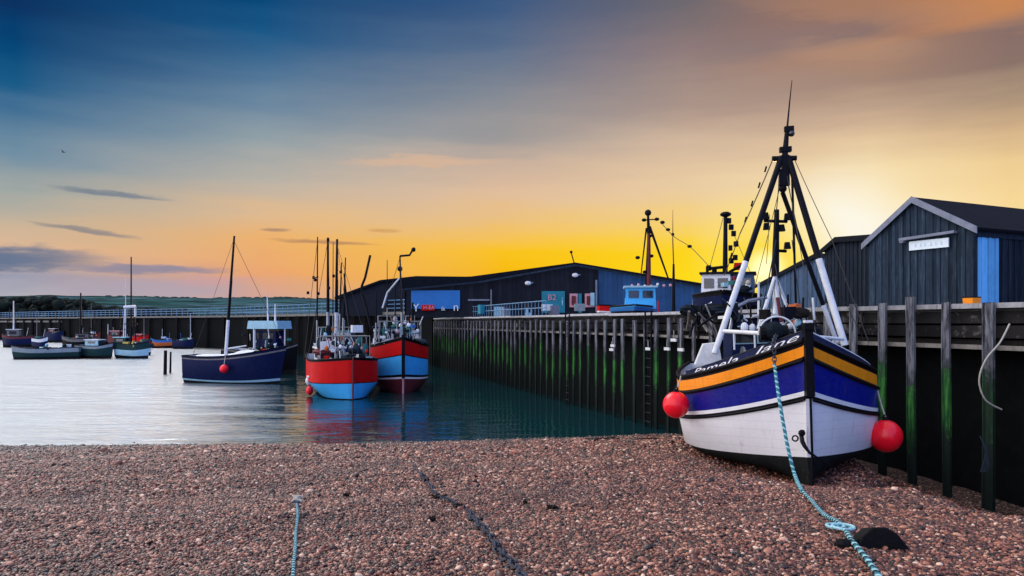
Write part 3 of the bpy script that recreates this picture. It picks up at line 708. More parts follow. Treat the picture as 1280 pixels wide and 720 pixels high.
# mooring rope from the bow down and across the shingle
def bz(px, py):
    """point on the beach seen at a photo pixel"""
    d = 4.0
    while d < 25:
        p = at(px, py, d)
        if p.z <= float(beachZ(p.x, p.y)): break
        d += .02
    p.z = float(beachZ(p.x, p.y)); return p
def smooth_path(P, n=8):
    out = []
    for i in range(len(P)-1):
        p0, p1, p2, p3 = P[max(i-1, 0)], P[i], P[i+1], P[min(i+2, len(P)-1)]
        for k in range(n):
            t = k/n; out.append(.5*((2*p1)+(p2-p0)*t+(2*p0-5*p1+4*p2-p3)*t*t+(3*p1-p0-3*p2+p3)*t*t*t))
    out.append(P[-1]); return out
def twisted(mb, path, r_, mats, pitch=.09):
    """three-strand laid rope: strands wound round the path"""
    path = smooth_path(path, 6)
    fine = []; acc_ = 0
    for i in range(len(path)-1):
        L = (path[i+1]-path[i]).length; k = max(1, int(L/(pitch/5)))
        for j in range(k): fine.append(path[i].lerp(path[i+1], j/k))
    fine.append(path[-1])
    for sidx, mt_ in enumerate(mats):
        pts = []; s_ = 0
        for i, p in enumerate(fine):
            d = (fine[min(i+1, len(fine)-1)]-fine[max(i-1, 0)]).normalized()
            if i: s_ += (fine[i]-fine[i-1]).length
            a = d.cross(Vector((0, 0, 1)));
            if a.length < .1: a = d.cross(Vector((1, 0, 0)))
            a.normalize(); b = a.cross(d); t = 2*math.pi*(s_/pitch+sidx/len(mats))
            pts.append(p+(a*math.cos(t)+b*math.sin(t))*r_*.5)
        mb.tube(pts, r_*.58, mt_, 6)
mr = empty('mooring_rope', bz(1002, 612), 0, 'blue green mooring rope hanging from the beached bow and trailing over the shingle', 'rope')
o_ = mr.location
P1 = [at(968, 455, 10.75), at(975, 505, 10.35), at(985, 560, 10.05), at(994, 595, 9.8), bz(1003, 618)+Vector((0, 0, .03))]
mb = MB(); twisted(mb, [p-o_ for p in P1], .026, ['rope_blue', 'rope_blue', 'rope_light']); mb.build('hanging_rope', mr, smooth=80)
P2 = [bz(x, y)+Vector((0, 0, .035)) for x, y in ((1003, 618), (1016, 632), (1030, 648), (1046, 657), (1056, 668), (1066, 684), (1082, 704), (1096, 724), (1108, 745))]
mb = MB(); twisted(mb, [p-o_ for p in P2], .021, ['rope_dark', 'rope_light', 'rope_blue'], .11); mb.build('ground_rope', mr, smooth=80)
def chain_links(mb, path, pitch, r_, mt_, wid=.5):
    path = smooth_path(path, 8); s_ = 0; nxt = 0; k = 0
    for i in range(1, len(path)):
        seg = path[i]-path[i-1]; L = seg.length
        while nxt <= s_+L and L > 0:
            c = path[i-1].lerp(path[i], (nxt-s_)/L); d = seg.normalized(); a = d.cross(Vector((0, 0, 1)));
            if a.length < .1: a = d.cross(Vector((1, 0, 0)))
            a.normalize(); b = a.cross(d); sd_ = a if k % 2 else b
            if k % 2 == 0: sd_ = (b+a*.4).normalized()
            pts = [c+d*math.cos(t)*pitch*.78+sd_*math.sin(t)*pitch*wid for t in [2*math.pi*q/10 for q in range(11)]]
            mb.tube(pts, r_, mt_, 5, cap=False); nxt += pitch*1.1; k += 1
        s_ += L
mb = MB(); chain_links(mb, [p-o_ for p in (wn and [hero.matrix_basis@wn+Vector((0, -.12, -.05)), at(967, 428, 10.85), at(968, 442, 10.8), at(968, 458, 10.75)])], .055, .010, 'chain'); mb.build('bow_chain', mr)
# small tangles where the rope meets the anchor
mb = MB(); q0 = bz(1052, 666)+Vector((0, 0, .04))-o_
for k in range(3): mb.torus(q0+Vector((random.uniform(-.05, .05), random.uniform(-.05, .05), .01*k)), .05+.015*k, .012, 'rope_light', 'Z', 14, 6)
mb.build('knot', mr)

# half buried black anchor fluke beside the rope
ab = bz(1088, 684)
mb = MB(); prof = [(-.30, .0), (-.24, .14), (-.12, .225), (.02, .225), (.14, .17), (.24, .07), (.31, -.02)]
vs = []
for x, z in prof: vs += [(x, -.06-.02*z, z-.02), (x*.94, .16+.12*z, z*.72-.02)]
fs = [(2*i, 2*i+2, 2*i+3, 2*i+1) for i in range(len(prof)-1)]+[tuple(range(0, 2*len(prof), 2))[::-1], tuple(range(1, 2*len(prof), 2))]
mb.add(vs, fs, 'tarp_black')
fl = empty('anchor', ab+Vector((.08, 0, -.01)), 0, 'black half buried anchor beside the blue rope on the shingle', 'anchor')
o = mb.build('fluke', fl); bv = o.modifiers.new('b', 'BEVEL'); bv.width = .02; bv.segments = 3
fl.scale = (.66, .66, .8)
mb = MB(); mb.beam((-.42, -.02, .02), (-.1, .03, .10), .07, .06, 'tarp_black'); mb.ball((-.42, -.02, .03), .075, 'tarp_black', 10, 8, (1.3, .9, .8), .15); mb.build('shank', fl)

# rope laid on the beach, left
lr = empty('beach_rope', bz(370, 640), 0, 'thin pale blue rope ending in a shackle lump on the left of the shingle', 'rope'); o_ = lr.location
mb = MB(); twisted(mb, [bz(x, y)+Vector((0, 0, .03))-o_ for x, y in ((371, 634), (372, 650), (370, 668), (369, 690), (367, 712), (366, 740))], .013, ['rope_light', 'rope_dark', 'rope_blue'], .07); mb.build('strand', lr, smooth=80)
mb = MB(); q0 = bz(371, 630)-o_
mb.torus(q0+Vector((0, 0, .03)), .05, .013, 'rope_pale', 'Z', 14, 6); mb.ball(q0+Vector((0, -.05, .015)), .045, 'chain', 10, 8, (1.2, 1, .8), .2); mb.ball(q0+Vector((-.03, .12, .03)), .05, 'rope_pale', 10, 8, (1, 1, .8), .2); mb.build('shackle', lr)
# heavy chain on the beach, centre
ch = empty('beach_chain', bz(560, 625), 0, 'rusty dark chain lying in a curve across the middle of the shingle', 'chain'); o_ = ch.location
path = [bz(x, y)+Vector((0, 0, .03)) for x, y in ((517, 585), (527, 596), (536, 606), (546, 622), (560, 627), (575, 636), (588, 646), (600, 660), (612, 672), (622, 688), (634, 705), (650, 718), (662, 740))]
mb = MB(); path = [p+Vector((.02*math.sin(i*2.2), .02*math.cos(i*1.7), -.028*(math.sin(i*2.6) > .25))) for i, p in enumerate(smooth_path(path, 4))]
chain_links(mb, [p-o_ for p in path], .055, .009, 'chain'); mb.build('links', ch)

# seaweed clumps
def weed(px, py, w_, label):
    c = bz(px, py); mb = MB()
    for k in range(16):
        a = random.uniform(0, 6.28); L = random.uniform(.4, 1)*w_
        p0 = Vector((random.uniform(-.3, .3)*w_, random.uniform(-.3, .3)*w_, .02)); p1 = p0+Vector((math.cos(a)*L*.6, math.sin(a)*L*.4, random.uniform(.0, .02)))
        mb.tube([p0, p0.lerp(p1, .5)+Vector((0, 0, random.uniform(.0, .02))), p1], [.012, .010, .003], 'seaweed', 5)
    mb.ball((0, 0, .008), w_*.38, 'seaweed', 14, 8, (1.4, .8, .10), .12)
    tag(mb.build('seaweed_clump', None, loc=c), label, 'seaweed', 'dark seaweed clumps on the shingle')
weed(549, 624, .2, 'largest dark seaweed clump lying across the middle of the centre chain')
weed(533, 602, .11, 'small dark seaweed clump near the far end of the centre chain')
weed(576, 636, .13, 'dark seaweed clump against the centre chain just past its largest clump')
weed(597, 652, .10, 'dark seaweed clump on the centre chain where it turns toward the viewer')
weed(432, 621, .10, 'dark seaweed clump between the thin rope and the centre chain')
weed(388, 608, .08, 'faint seaweed scrap above the thin rope on the left')
weed(422, 564, .12, 'dark seaweed scrap close to the water on the left')
weed(595, 598, .06, 'tiny dark scrap of weed to the right of the chain end, nearer the water')
weed(690, 637, .11, 'dark seaweed clump alone right of the centre chain')
weed(657, 631, .05, 'tiny dark weed speck just left of the lone clump')
weed(541, 652, .07, 'thin dark weed streak left of the chain')
mb = MB(); wp = empty('driftwood', bz(795, 549), 0)
for k in range(12):
    x = random.uniform(-1.2, 1.2); mb.tube([(x, random.uniform(-.15, .15), .03), (x+random.uniform(.2, .5), random.uniform(-.2, .2), .06)], .018, 'seaweed', 5)
bpy.data.objects.remove(wp); tag(mb.build('tide_wrack', None, loc=bz(795, 551)), 'dark line of wrack along the water edge left of the beached boat', 'wrack', kind='stuff')

# ------------------------------------------------------------------ quay
u = Vector((-.2996, .954, 0)).normalized(); nrm = Vector((.954, .2996, 0))
def W(y, inn=0, z=0): return Vector((wallX(y), y, z))+nrm*inn
RZ = math.atan2(-u.x, u.y)
DECK = 3.84
quay = empty('quay_wall', W(13), 0, 'long dark timber piled quay wall with green algae on its piles, behind the beached boat', 'quay wall')
qo = quay.location
YA, YB = -8, 60
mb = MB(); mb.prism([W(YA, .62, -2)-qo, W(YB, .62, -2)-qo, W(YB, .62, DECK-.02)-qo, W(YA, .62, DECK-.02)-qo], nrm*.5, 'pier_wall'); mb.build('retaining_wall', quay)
mb = MB()
for k in range(34):
    y0_ = YA+k*2; y1_ = y0_+2-.02; z_ = random.uniform(-.012, .012)
    for zz, hh, inn, mt_ in ((3.60, .22, .26, 'wood_mid'), (3.34, .22, .24, 'wood_mid'), (3.13, .12, .3, 'wood_dark')):
        mb.beam(W(y0_, inn+random.uniform(-.02, .02), zz+z_)-qo, W(y1_, inn+random.uniform(-.02, .02), zz+z_+random.uniform(-.01, .01))-qo, .08, hh, mt_)
mb.build('fender_boards', quay)
mb = MB()
for k in range(34):
    y0_ = YA+k*2; y1_ = y0_+2-.015; z_ = random.uniform(-.012, .012)
    mb.beam(W(y0_, .18, 3.80+z_)-qo, W(y1_, .18, 3.80+z_)-qo, .26, .09, 'wood_pale')
mb.build('cap_beam', quay)
mb = MB(); mb.beam(W(YA, .16, 3.055)-qo, W(YB, .16, 3.055)-qo, .1, .08, 'wood_old'); mb.build('waling_beam', quay)
sp = .8/1.0; y_ = 4.55; k = 0; posts = []
while y_ < YB:
    r_ = random.random(); jx = random.uniform(-.02, .02); wd = random.uniform(.17, .23)
    topz = 3.9+random.uniform(-.06, .12) if y_ < 17 else 3.62
    mb = MB(); c0 = W(y_+jx, 0, -1.2)-qo; c1 = W(y_+jx+random.uniform(-.07, .07), random.uniform(-.02, .03), topz+random.uniform(-.05, .04))-qo
    mid = [c0.lerp(c1, t)+Vector((random.uniform(-.008, .008), random.uniform(-.008, .008), 0)) for t in (0, .3, .55, .8, 1)]
    vs = []
    for m_i, c in enumerate(mid):
        h_ = wd/2*(1+random.uniform(-.06, .04)); ch_ = h_*.35
        for sx, sy in ((-1, -1), (1, -1), (1, 1), (-1, 1)):
            for q in ((0, 1) if (sx*sy) > 0 else (1, 0)):
                xx = sx*(h_-(ch_ if q == 0 else 0)); yy_ = sy*(h_-(0 if q == 0 else ch_)); vs.append(c+nrm*xx*.38+u*yy_)
    fs = [(8*i+j, 8*i+(j+1) % 8, 8*i+8+(j+1) % 8, 8*i+8+j) for i in range(4) for j in range(8)]+[tuple(range(32, 40))]
    mb.add(vs, fs, 'pile_timber', r_); mb.build('pile', quay); posts.append((y_, c1+qo))
    y_ += sp*.954; k += 1
# ladders on the wall
for yl in (24.6, 31.5):
    mb = MB()
    for dy in (-.2, .2): mb.tube([W(yl+dy, -.16, 0)-qo, W(yl+dy, -.16, 3.9)-qo], .03, 'dark_steel', 6)
    for r_ in range(12): mb.tube([W(yl-.2, -.16, .2+.3*r_)-qo, W(yl+.2, -.16, .2+.3*r_)-qo], .018, 'dark_steel', 6)
    mb.build('ladder', quay)
# pale brackets and chain ends bolted to the piles
for px, py, y_ in ((765, 432, 27.2), (770, 437, 27.3), (833, 436, 23.4), (810, 436, 24.6), (849, 437, 22.6), (840, 425, 23.0)):
    mb = MB(); c = W(y_, -.16, EYE-(py-403)/F*y_)-qo
    mb.beam(c-u*.16, c+u*.16, .05, .09, 'white_gear'); mb.tube([c, c+Vector((0, 0, .3))], .02, 'steel', 6); mb.build('bracket', quay)
# railing on the far part of the quay
rl = empty('quay_railing', W(48, .6, DECK), 0, 'pale blue railing along the far end of the timber quay', 'railing')
for i in range(46):
    y_ = 36+i*.52; p_ = W(y_, .6, DECK)-rl.location; mb = MB(); mb.tube([p_, p_+Vector((0, 0, .72))], .018, 'rail_blue', 5); mb.build('baluster', rl)
for z_ in (.72, .38):
    mb = MB(); mb.tube([W(36, .6, DECK+z_)-rl.location, W(60, .6, DECK+z_)-rl.location], .028, 'rail_blue', 6); mb.build('rail', rl)
# rope looped from a pile on the right
hp = W(9.55, -.2, 0)
mb = MB(); a_ = at(1262, 410, 12.0); mb.tube(smooth_path([at(1262, 405, 12), at(1250, 428, 11.9), at(1232, 450, 11.8), at(1224, 476, 11.8), at(1232, 500, 11.8), at(1252, 512, 11.9)]), .014, 'rope_pale', 6)
tag(mb.build('hanging_rope', None, smooth=80), 'pale rope hanging in a loop from a quay pile at the right edge', 'rope')
mb = MB()
for k in range(5):
    mb.tube(smooth_path([at(1225+k*2, 545+k*3, 12.3), at(1232+k, 565+k*4, 12.25), at(1226+k*2, 590, 12.3)]), .012, 'rope_dark', 5)
tag(mb.build('net_scrap', None, smooth=80), 'dark scrap of old net caught between the piles low on the quay', 'net')
# orange box on the cap beam
mb = MB(); c = W(12.6, .55, DECK+.16)
cb = at(1175, 382, 13.3); mb.box((0, 0, 0), (.19, .2, .12), 'orange_paint', RZ, taper=1.08); mb.box((0, 0, .07), (.22, .22, .02), 'dark_steel', RZ)
tag(mb.build('fish_box', None, loc=W(13.7, .55, DECK+.06)), 'small orange fish box on the quay edge under the shed gable', 'fish box')
gr_ = empty('gear_stack', W(20.2, .6, DECK), 0, 'tangled dark stack of rods and netting on the quay left of the beached bow', 'fishing gear')
for k in range(14):
    a_ = at(random.uniform(858, 900), random.uniform(404, 424), random.uniform(19.5, 20.5))-gr_.location; b_ = at(random.uniform(858, 902), random.uniform(380, 398), random.uniform(19.5, 21))-gr_.location
    mb = MB(); mb.tube([a_, a_.lerp(b_, .5)+Vector((random.uniform(-.06, .06), 0, 0)), b_], random.uniform(.02, .035), random.choice(['wood_old', 'wood_dark', 'rope_pale', 'dark_steel']), 6); mb.build('rod', gr_)
for k in range(5):
    mb = MB(); mb.ball(at(random.uniform(862, 900), 388, 20.8)-gr_.location, random.uniform(.14, .24), 'net_dark', 12, 8, (1.4, 1, .7), .2); mb.build('net_heap', gr_)
# quay deck
mb = MB(); pts = [W(YA, 0.32, DECK), W(YB, .32, DECK), Vector((-35, 97, DECK)), Vector((-104, 149, DECK)), Vector((-330, 230, DECK)), Vector((-330, 260, DECK)), Vector((250, 320, DECK)), Vector((250, -60, DECK)), Vector((40, -60, DECK))]
mb.prism([p-Vector((0, 0, .02)) for p in pts], (0, 0, -.3), 'concrete'); dk = mb.build('quay_deck'); tag(dk, kind='structure')

# ------------------------------------------------------------------ far pier
PP = [Vector((-6.5, 60.2, 0)), Vector((-35, 96, 0)), Vector((-102, 148, 0)), Vector((-330, 228, 0))]
pier = empty('harbour_pier', PP[1], 0, 'long dark harbour pier with a pale blue railing closing the far side of the water', 'pier'); po = pier.location
mb = MB(); mr_ = MB(); mt_b = MB(); tb = MB()
for a_, b_ in zip(PP[:-1], PP[1:]):
    d = (b_-a_).normalized(); n_ = Vector((-d.y, d.x, 0)); n_ = n_ if n_.y > 0 else -n_
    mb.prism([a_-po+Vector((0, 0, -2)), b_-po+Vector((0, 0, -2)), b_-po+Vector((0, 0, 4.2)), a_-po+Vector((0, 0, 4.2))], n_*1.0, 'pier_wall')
    mt_b.beam(a_-po+Vector((0, 0, 4.3))-n_*.1, b_-po+Vector((0, 0, 4.3))-n_*.1, .5, .25, 'concrete')
    L = (b_-a_).length; k = int(L/1.5)
    for z_ in (4.75, 5.1, 5.45): mr_.tube([a_-po+Vector((0, 0, z_)), b_-po+Vector((0, 0, z_))], .05, 'rail_blue', 5)
    for i in range(k+1):
        p_ = a_.lerp(b_, i/k)-po; mr_.tube([p_+Vector((0, 0, 4.4)), p_+Vector((0, 0, 5.5))], .05, 'rail_blue', 5)
mb.build('wall', pier); mt_b.build('coping', pier); mr_.build('railing', pier)
for a_, b_, stp in ((PP[0], PP[1], 2.6), (PP[1], PP[2], 4.0)):
    L = (b_-a_).length; k = int(L/stp); d = (b_-a_).normalized(); n_ = Vector((-d.y, d.x, 0)); n_ = n_ if n_.y > 0 else -n_
    for i in range(1, k):
        p_ = a_.lerp(b_, i/k)-po-n_*.3; mb = MB(); mb.box(p_+Vector((0, 0, 1.1)), (.3, .3, 6.2), 'wood_dark', r=random.random()); mb.build('pile', pier)

# ------------------------------------------------------------------ hills
def hill_mat():
    m_ = bpy.data.materials.new('hill_fields'); m_.use_nodes = True; t = NT(m_.node_tree); b = t.n['Principled BSDF']
    g = t.new('ShaderNodeNewGeometry'); p = t.vmap(g.outputs['Position'], (.004, .012, .05))
    v = t.new('ShaderNodeTexVoronoi'); t.put(v.inputs['Vector'], p); v.inputs['Scale'].default_value = 3
    s3 = t.new('ShaderNodeSeparateColor'); t.put(s3.inputs[0], v.outputs['Color'])
    c = t.ramp(s3.outputs[0], [(0, (.015, .035, .035, 1)), (.35, (.03, .07, .065, 1)), (.6, (.04, .11, .10, 1)), (.8, (.05, .10, .13, 1)), (1, (.09, .15, .16, 1))])
    n = t.noise(t.vmap(g.outputs['Position'], (.02, .02, .4)), 2, 5, .6)
    c = t.mix(t.m('MULTIPLY', t.sm(n, .45, .6), .8), c, (.012, .022, .02, 1))
    t.put(b.inputs['Base Color'], c); b.inputs['Roughness'].default_value = 1; b.inputs['Specular IOR Level'].default_value = 0
    MATS['hill_fields'] = m_
hill_mat()
hx = np.linspace(-1500, 900, 240); hv = []; hf = []
def hill_h(x):
    px = 640+x/760*F
    base = 3.5+760/F*np.interp(px, [-900, -100, 0, 60, 130, 250, 330, 400, 440, 600, 1500], [20, 28, 32, 34.5, 33, 31, 31, 30, 27, 22, 15])
    return base+.35*math.sin(x*.045)+.25*math.sin(x*.13+1)
rows_h = [(0, 300), (.35, 420), (.62, 560), (.85, 680), (1, 760), (.98, 900), (.2, 1300)]
for x in hx:
    for fr, yy_ in rows_h: hv.append((x*(yy_/760) if yy_ < 760 else x, yy_, hill_h(x)*fr+(.8*math.sin(x*.02+yy_) if 0 < fr < 1 else 0)-(1 if fr == 0 else 0)))
nr = len(rows_h)
for i in range(len(hx)-1):
    for j in range(nr-1): hf.append((i*nr+j, (i+1)*nr+j, (i+1)*nr+j+1, i*nr+j+1))
mb = MB(); mb.add(hv, hf, 'hill_fields'); tag(mb.build('hills', smooth=60), kind='structure')
# dark far-off wood at the foot of the hills, left
mb = MB()
for k in range(900):
    px = random.uniform(-120, 235); d = random.uniform(250, 330); lim = np.interp(px, [-120, 0, 60, 110, 130, 235], [371, 371, 372, 376, 384, 389])
    py = random.triangular(lim+1.5, 396, lim+4); c = at(px, py, d); mb.ball(c, random.uniform(.6, 1.7), 'foliage_dark', 8, 6, (1.4, 1, .9), .25)
tag(mb.build('far_wood', smooth=170), 'dark far-off wood at the foot of the hills behind the left end of the pier', 'wood', kind='stuff')
# hedgerow bushes breaking the skyline
mb = MB()
for k in range(60):
    x = random.uniform(-420, -120); z = hill_h(x); mb.ball((x, 760, z-.3), random.uniform(.6, 1.6), 'foliage_dark', 6, 4, (2.5, 1, .8), .3)
tag(mb.build('hedgerow'), 'thin dark hedgerow running along the crest of the far hills', 'hedgerow', kind='stuff')

# ------------------------------------------------------------------ sheds
def plank_wall(a, b, z0, zt, mt, bw=.16, th=.04, out=None, gapz=None):
    """vertical boards from a to b (xy), zt(t) gives the top height"""
    a = Vector((a[0], a[1], 0)); b = Vector((b[0], b[1], 0)); L = (b-a).length; n = max(1, int(L/bw)); d = (b-a)/n; mb = MB()
    dn = d.normalized(); nn = Vector((dn.y, -dn.x, 0))
    if out is not None and nn.dot(Vector(out)) < 0: nn = -nn
    for i in range(n):
        p0 = a+d*i+dn*.004; p1 = a+d*(i+1)-dn*.004; off = nn*(random.uniform(0, .012)+(.018 if i % 2 else 0))
        t0, t1 = i/n, (i+1)/n
        poly = [p0+off+Vector((0, 0, z0)), p1+off+Vector((0, 0, z0)), p1+off+Vector((0, 0, zt(t1))), p0+off+Vector((0, 0, zt(t0)))]
        mb.prism(poly, -nn*th, mt)
    return mb
def roof_slab(a0, a1, b0, b1, th, mt):
    a0, a1, b0, b1 = map(Vector, (a0, a1, b0, b1)); n = (a1-a0).cross(b0-a0).normalized(); n = n if n.z > 0 else -n
    mb = MB(); mb.prism([a0, a1, b1, b0], n*th, mt); return mb
def V3(p, z): return Vector((p[0], p[1], z))

def gable_shed(name, label, A, B, side, depth, eaveA, eaveB, apex, t_apex, wallm, roofm, bargem, side_fn=None, over=.12, bw=.16):
    """A,B: front corners (xy); side: unit vector running back; heights absolute"""
    A = Vector(A); B = Vector(B); side = Vector(side).normalized(); root = empty(name, V3(A, DECK), 0, label, 'shed'); o = V3(A, DECK)
    a, b = A-A, B-A; out = -side
    def zt(t): return (lerp(eaveA, apex, t/t_apex) if t < t_apex else lerp(apex, eaveB, (t-t_apex)/(1-t_apex)))-DECK-.04
    w_ = plank_wall(a, b, 0, zt, wallm, bw, out=(out.x, out.y, 0)).build('front_wall', root)
    if side_fn: side_fn(root, a, b, side, o)
    else:
        plank_wall(b, b+side*depth, 0, lambda t: eaveB-DECK-.05, wallm, bw, out=(B-A).to_3d()).build('side_wall', root)
    bk_ = MB(); s3_ = V3(side, 0)*.08; apb = a.lerp(b, t_apex)
    bk_.prism([V3(a, 0)+s3_, V3(b, 0)+s3_, V3(b, eaveB-DECK-.06)+s3_, V3(apb, apex-DECK-.06)+s3_, V3(a, eaveA-DECK-.06)+s3_], V3(side, 0)*.05, 'pier_wall'); bk_.build('sun_leak_backing', root)  # unseen backing added to stop sun leaking through the board gaps
    plank_wall(a, a+side*depth, 0, lambda t: eaveA-DECK-.05, wallm, bw*2, out=-(B-A).to_3d()).build('side_wall', root)
    ap = a.lerp(b, t_apex); s3 = V3(side, 0)
    ea = V3(a, eaveA-DECK); eb = V3(b, eaveB-DECK); pk = V3(ap, apex-DECK)
    ovA = (ea-pk).normalized()*over*1.6; ovB = (eb-pk).normalized()*over*1.6
    f = -s3*over
    for e_, ov in ((ea, ovA), (eb, ovB)):
        r = roof_slab(pk+f, e_+ov+f, pk+s3*depth, e_+ov+s3*depth, .07, roofm).build('roof', root)
        m_ = MB(); m_.prism([pk+f*1.02+Vector((0, 0, .09)), e_+ov+f*1.02+Vector((0, 0, .09)), e_+ov+f*1.02-Vector((0, 0, .10)), pk+f*1.02-Vector((0, 0, .10))], -s3*.03, bargem)
        m_.build('barge_board', r)
    return root, w_
# nearest shed
def near_side(root, a, b, side, o):
    z1 = 6.08-DECK
    outv = Vector((side.y, -side.x, 0))
    def seg(d0, d1, nm, mt, ztop=z1-.1, bw=.14, push=0, par=root):
        return plank_wall((b+side*d0)+Vector((outv.x, outv.y))*push, (b+side*d1)+Vector((outv.x, outv.y))*push, 0, lambda t: ztop, mt, bw, out=outv).build(nm, par)
    seg(0.0, .12, 'corner_post', 'shed_board_dark', push=.015)
    seg(.14, 1.02, 'door', 'shed_blue_door', 1.98, .13, .01)
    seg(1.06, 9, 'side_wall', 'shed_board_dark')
    mb = MB(); mb.beam(V3(b, z1-.16)+outv*.03, V3(b+side*9, z1-.16)+outv*.03, .05, .2, 'shed_board_dark'); mb.build('fascia', root)
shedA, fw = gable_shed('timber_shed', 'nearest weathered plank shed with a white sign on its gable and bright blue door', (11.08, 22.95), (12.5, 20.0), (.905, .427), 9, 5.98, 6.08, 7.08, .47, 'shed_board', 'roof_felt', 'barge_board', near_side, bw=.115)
# sign and light tube on the gable
a = Vector((11.08, 22.95)); b = Vector((12.5, 20.0)); gd = (b-a).normalized(); go_ = Vector((-.905, -.427, 0))
def gp(t, z, out=.06): return V3(a.lerp(b, t), z-DECK)-V3(a, 0)+go_*out
mb = MB(); s0, s1 = .435, .80
mb.prism([gp(s0, 5.60), gp(s1, 5.60), gp(s1, 5.86), gp(s0, 5.86)], go_*.03, 'sign_face'); sg = mb.build('sign', shedA)
mb = MB()
for k, t in enumerate((.49, .54, .58, .635, .68, .73)):
    c = gp(t, 5.73, .092)
    if k in (2, 3): mb.torus(c, .045, .008, 'sign_mark', 'X', 12, 4)
    else: mb.prism([c+Vector((0, 0, -.05)), c+Vector((gd.x*.06, gd.y*.06, -.05)), c+Vector((gd.x*.06, gd.y*.06, .03)), c+Vector((0, 0, .05))], go_*.002, 'sign_mark')
mb.build('lettering', sg)
mb = MB(); mb.prism([gp(.36, 5.90, .05), gp(.87, 5.96, .05), gp(.87, 6.03, .05), gp(.36, 5.98, .05)], go_*.16, 'barge_board')
mb.prism([gp(.36, 5.84, .05), gp(.39, 5.84, .05), gp(.42, 5.95, .05), gp(.36, 5.95, .05)], go_*.14, 'barge_board'); mb.build('sign_hood', shedA)
# second shed, darker, behind
a2 = at(1031, 330, 28); b2 = at(1091, 330, 24)
shedB, _ = gable_shed('timber_shed', 'dark plank shed with a drooping flat roof left of the nearest shed', (a2.x, 28), (b2.x, 24), (.93, .37), 9, 6.22, 6.26, 6.50, .3, 'shed_board_dark', 'roof_felt', 'roof_felt')
a3 = at(947, 360, 42); b3 = at(1034, 340, 31)
shedC, _ = gable_shed('timber_shed', 'low blue grey boarded shed farthest left of the shed row, by the setting sun', (a3.x, 42), (b3.x, 31), (.93, .37), 8, 5.55, 6.3, 6.42, .9, 'shed_blue_board', 'roof_felt', 'roof_felt', bw=.3)

# ------------------------------------------------------------------ long fish market hall
hall = empty('market_hall', (4.3, 52, DECK), 0, 'long low dark market hall with a wide gable and turquoise and blue panels', 'hall'); ho = hall.location
def hp_(px, py, d=50): return at(px, py, d)-ho
mb = MB()
def hall_strip(p0, p1, f, mt, n):
    for i in range(n):
        x0 = lerp(p0, p1, i/n); x1 = lerp(p0, p1, (i+1)/n); zb = DECK
        q = [Vector(((x0-640)/F*50, 50, zb))-ho, Vector(((x1-640)/F*50, 50, zb))-ho, hp_(x1-.3, f(x1)), hp_(x0, f(x0))]
        mb.prism(q, (0, .15+.02*(i % 2), 0), mt)
roofy = lambda x: np.interp(x, [500, 600, 719, 882], [362, 352, 332, 359])
hall_strip(508, 748, roofy, 'hangar_wall', 40); mb.build('front_wall', hall)
bk_ = MB(); bk_.prism([Vector((p.x, p.y+.35, p.z)) for p in (hp_(505, 396), hp_(882, 396), hp_(880, 362), hp_(719, 334), hp_(600, 355), hp_(505, 365))], (0, .2, 0), 'pier_wall'); bk_.build('sun_leak_backing', hall)  # unseen sheet added behind the hall front to block leaking sun
mb = MB(); hall_strip(748, 880, roofy, 'hangar_blue', 22); mb.build('blue_wall', hall)
mb = MB(); mb.prism([hp_(500, 362), hp_(600, 352), hp_(719, 331), hp_(719, 328), hp_(589, 345.5), hp_(500, 348)], (0, 26, 0), 'roof_felt'); mb.prism([hp_(719, 331), hp_(884, 359), hp_(884, 355), hp_(719, 328)], (0, 26, 0), 'roof_felt')
hr = mb.build('roof', hall)
mb = MB(); 
for q0, q1 in (((498, 362.5), (600, 352.5)), ((600, 352.5), (719, 331.5)), ((719, 331.5), (885, 360))):
    mb.beam(at(q0[0], q0[1], 49.7)-ho, at(q1[0], q1[1], 49.7)-ho, .12, .12, 'shed_board')
mb.build('gable_trim', hr)
def wallbox(px0, py0, px1, py1, mt, name, th=.06, par=hall, d=49.93, inset=0):
    a_ = at(px0, py0, d-inset)-ho; b_ = at(px1, py1, d-inset)-ho; m2 = MB(); m2.prism([(a_.x, a_.y, b_.z), (b_.x, a_.y, b_.z), (b_.x, a_.y, a_.z), (a_.x, a_.y, a_.z)], (0, -th, 0), mt); return m2.build(name, par)
pb = wallbox(514, 363, 575, 386, 'panel_blue', 'shutter_panel')
def wtext(txt, px, py, size, mt, par, d=49.8):
    vs, fs = text_mesh(txt, size, 0, .01); c = at(px, py, d)-ho; m2 = MB(); m2.add([(x+c.x, c.y-z, y+c.z) for x, y, z in vs], fs, mt); return m2.build('lettering', par)
wtext('Y', 520, 385, .75, 'white_gear', hall); wtext('n', 570, 384, .8, 'white_gear', hall); wtext('ik', 554, 386, .4, 'white_gear', hall)
rb = wallbox(527, 381, 543, 388, 'red_paint', 'notice_board', inset=.02); wtext('H-EA', 536, 384.5, .34, 'panel_pink', rb, 49.75)
pt = wallbox(677, 364, 706, 391, 'panel_teal', 'mural_panel'); wtext('B2', 690, 372, .55, 'panel_pink', pt); wtext('i', 703, 377, .8, 'pale_blue', pt)
for x0, x1, dm in ((712, 722, 'maroon_paint'), (731, 743, 'maroon_paint')):
    f_ = wallbox(x0, 367, x1, 384, 'panel_pink', 'window'); m2 = MB(); a_ = at(x0+2.4, 370, 49.8)-ho; b_ = at(x1-2.4, 381, 49.8)-ho
    m2.prism([(a_.x, a_.y, b_.z), (b_.x, a_.y, b_.z), (b_.x, a_.y, a_.z), (a_.x, a_.y, a_.z)], (0, -.03, 0), dm); m2.build('pane', f_)
wallbox(723, 367, 727, 391, 'panel_teal', 'door_frame'); wallbox(738, 366, 743, 382, 'pale_blue', 'window_blind', inset=.14)
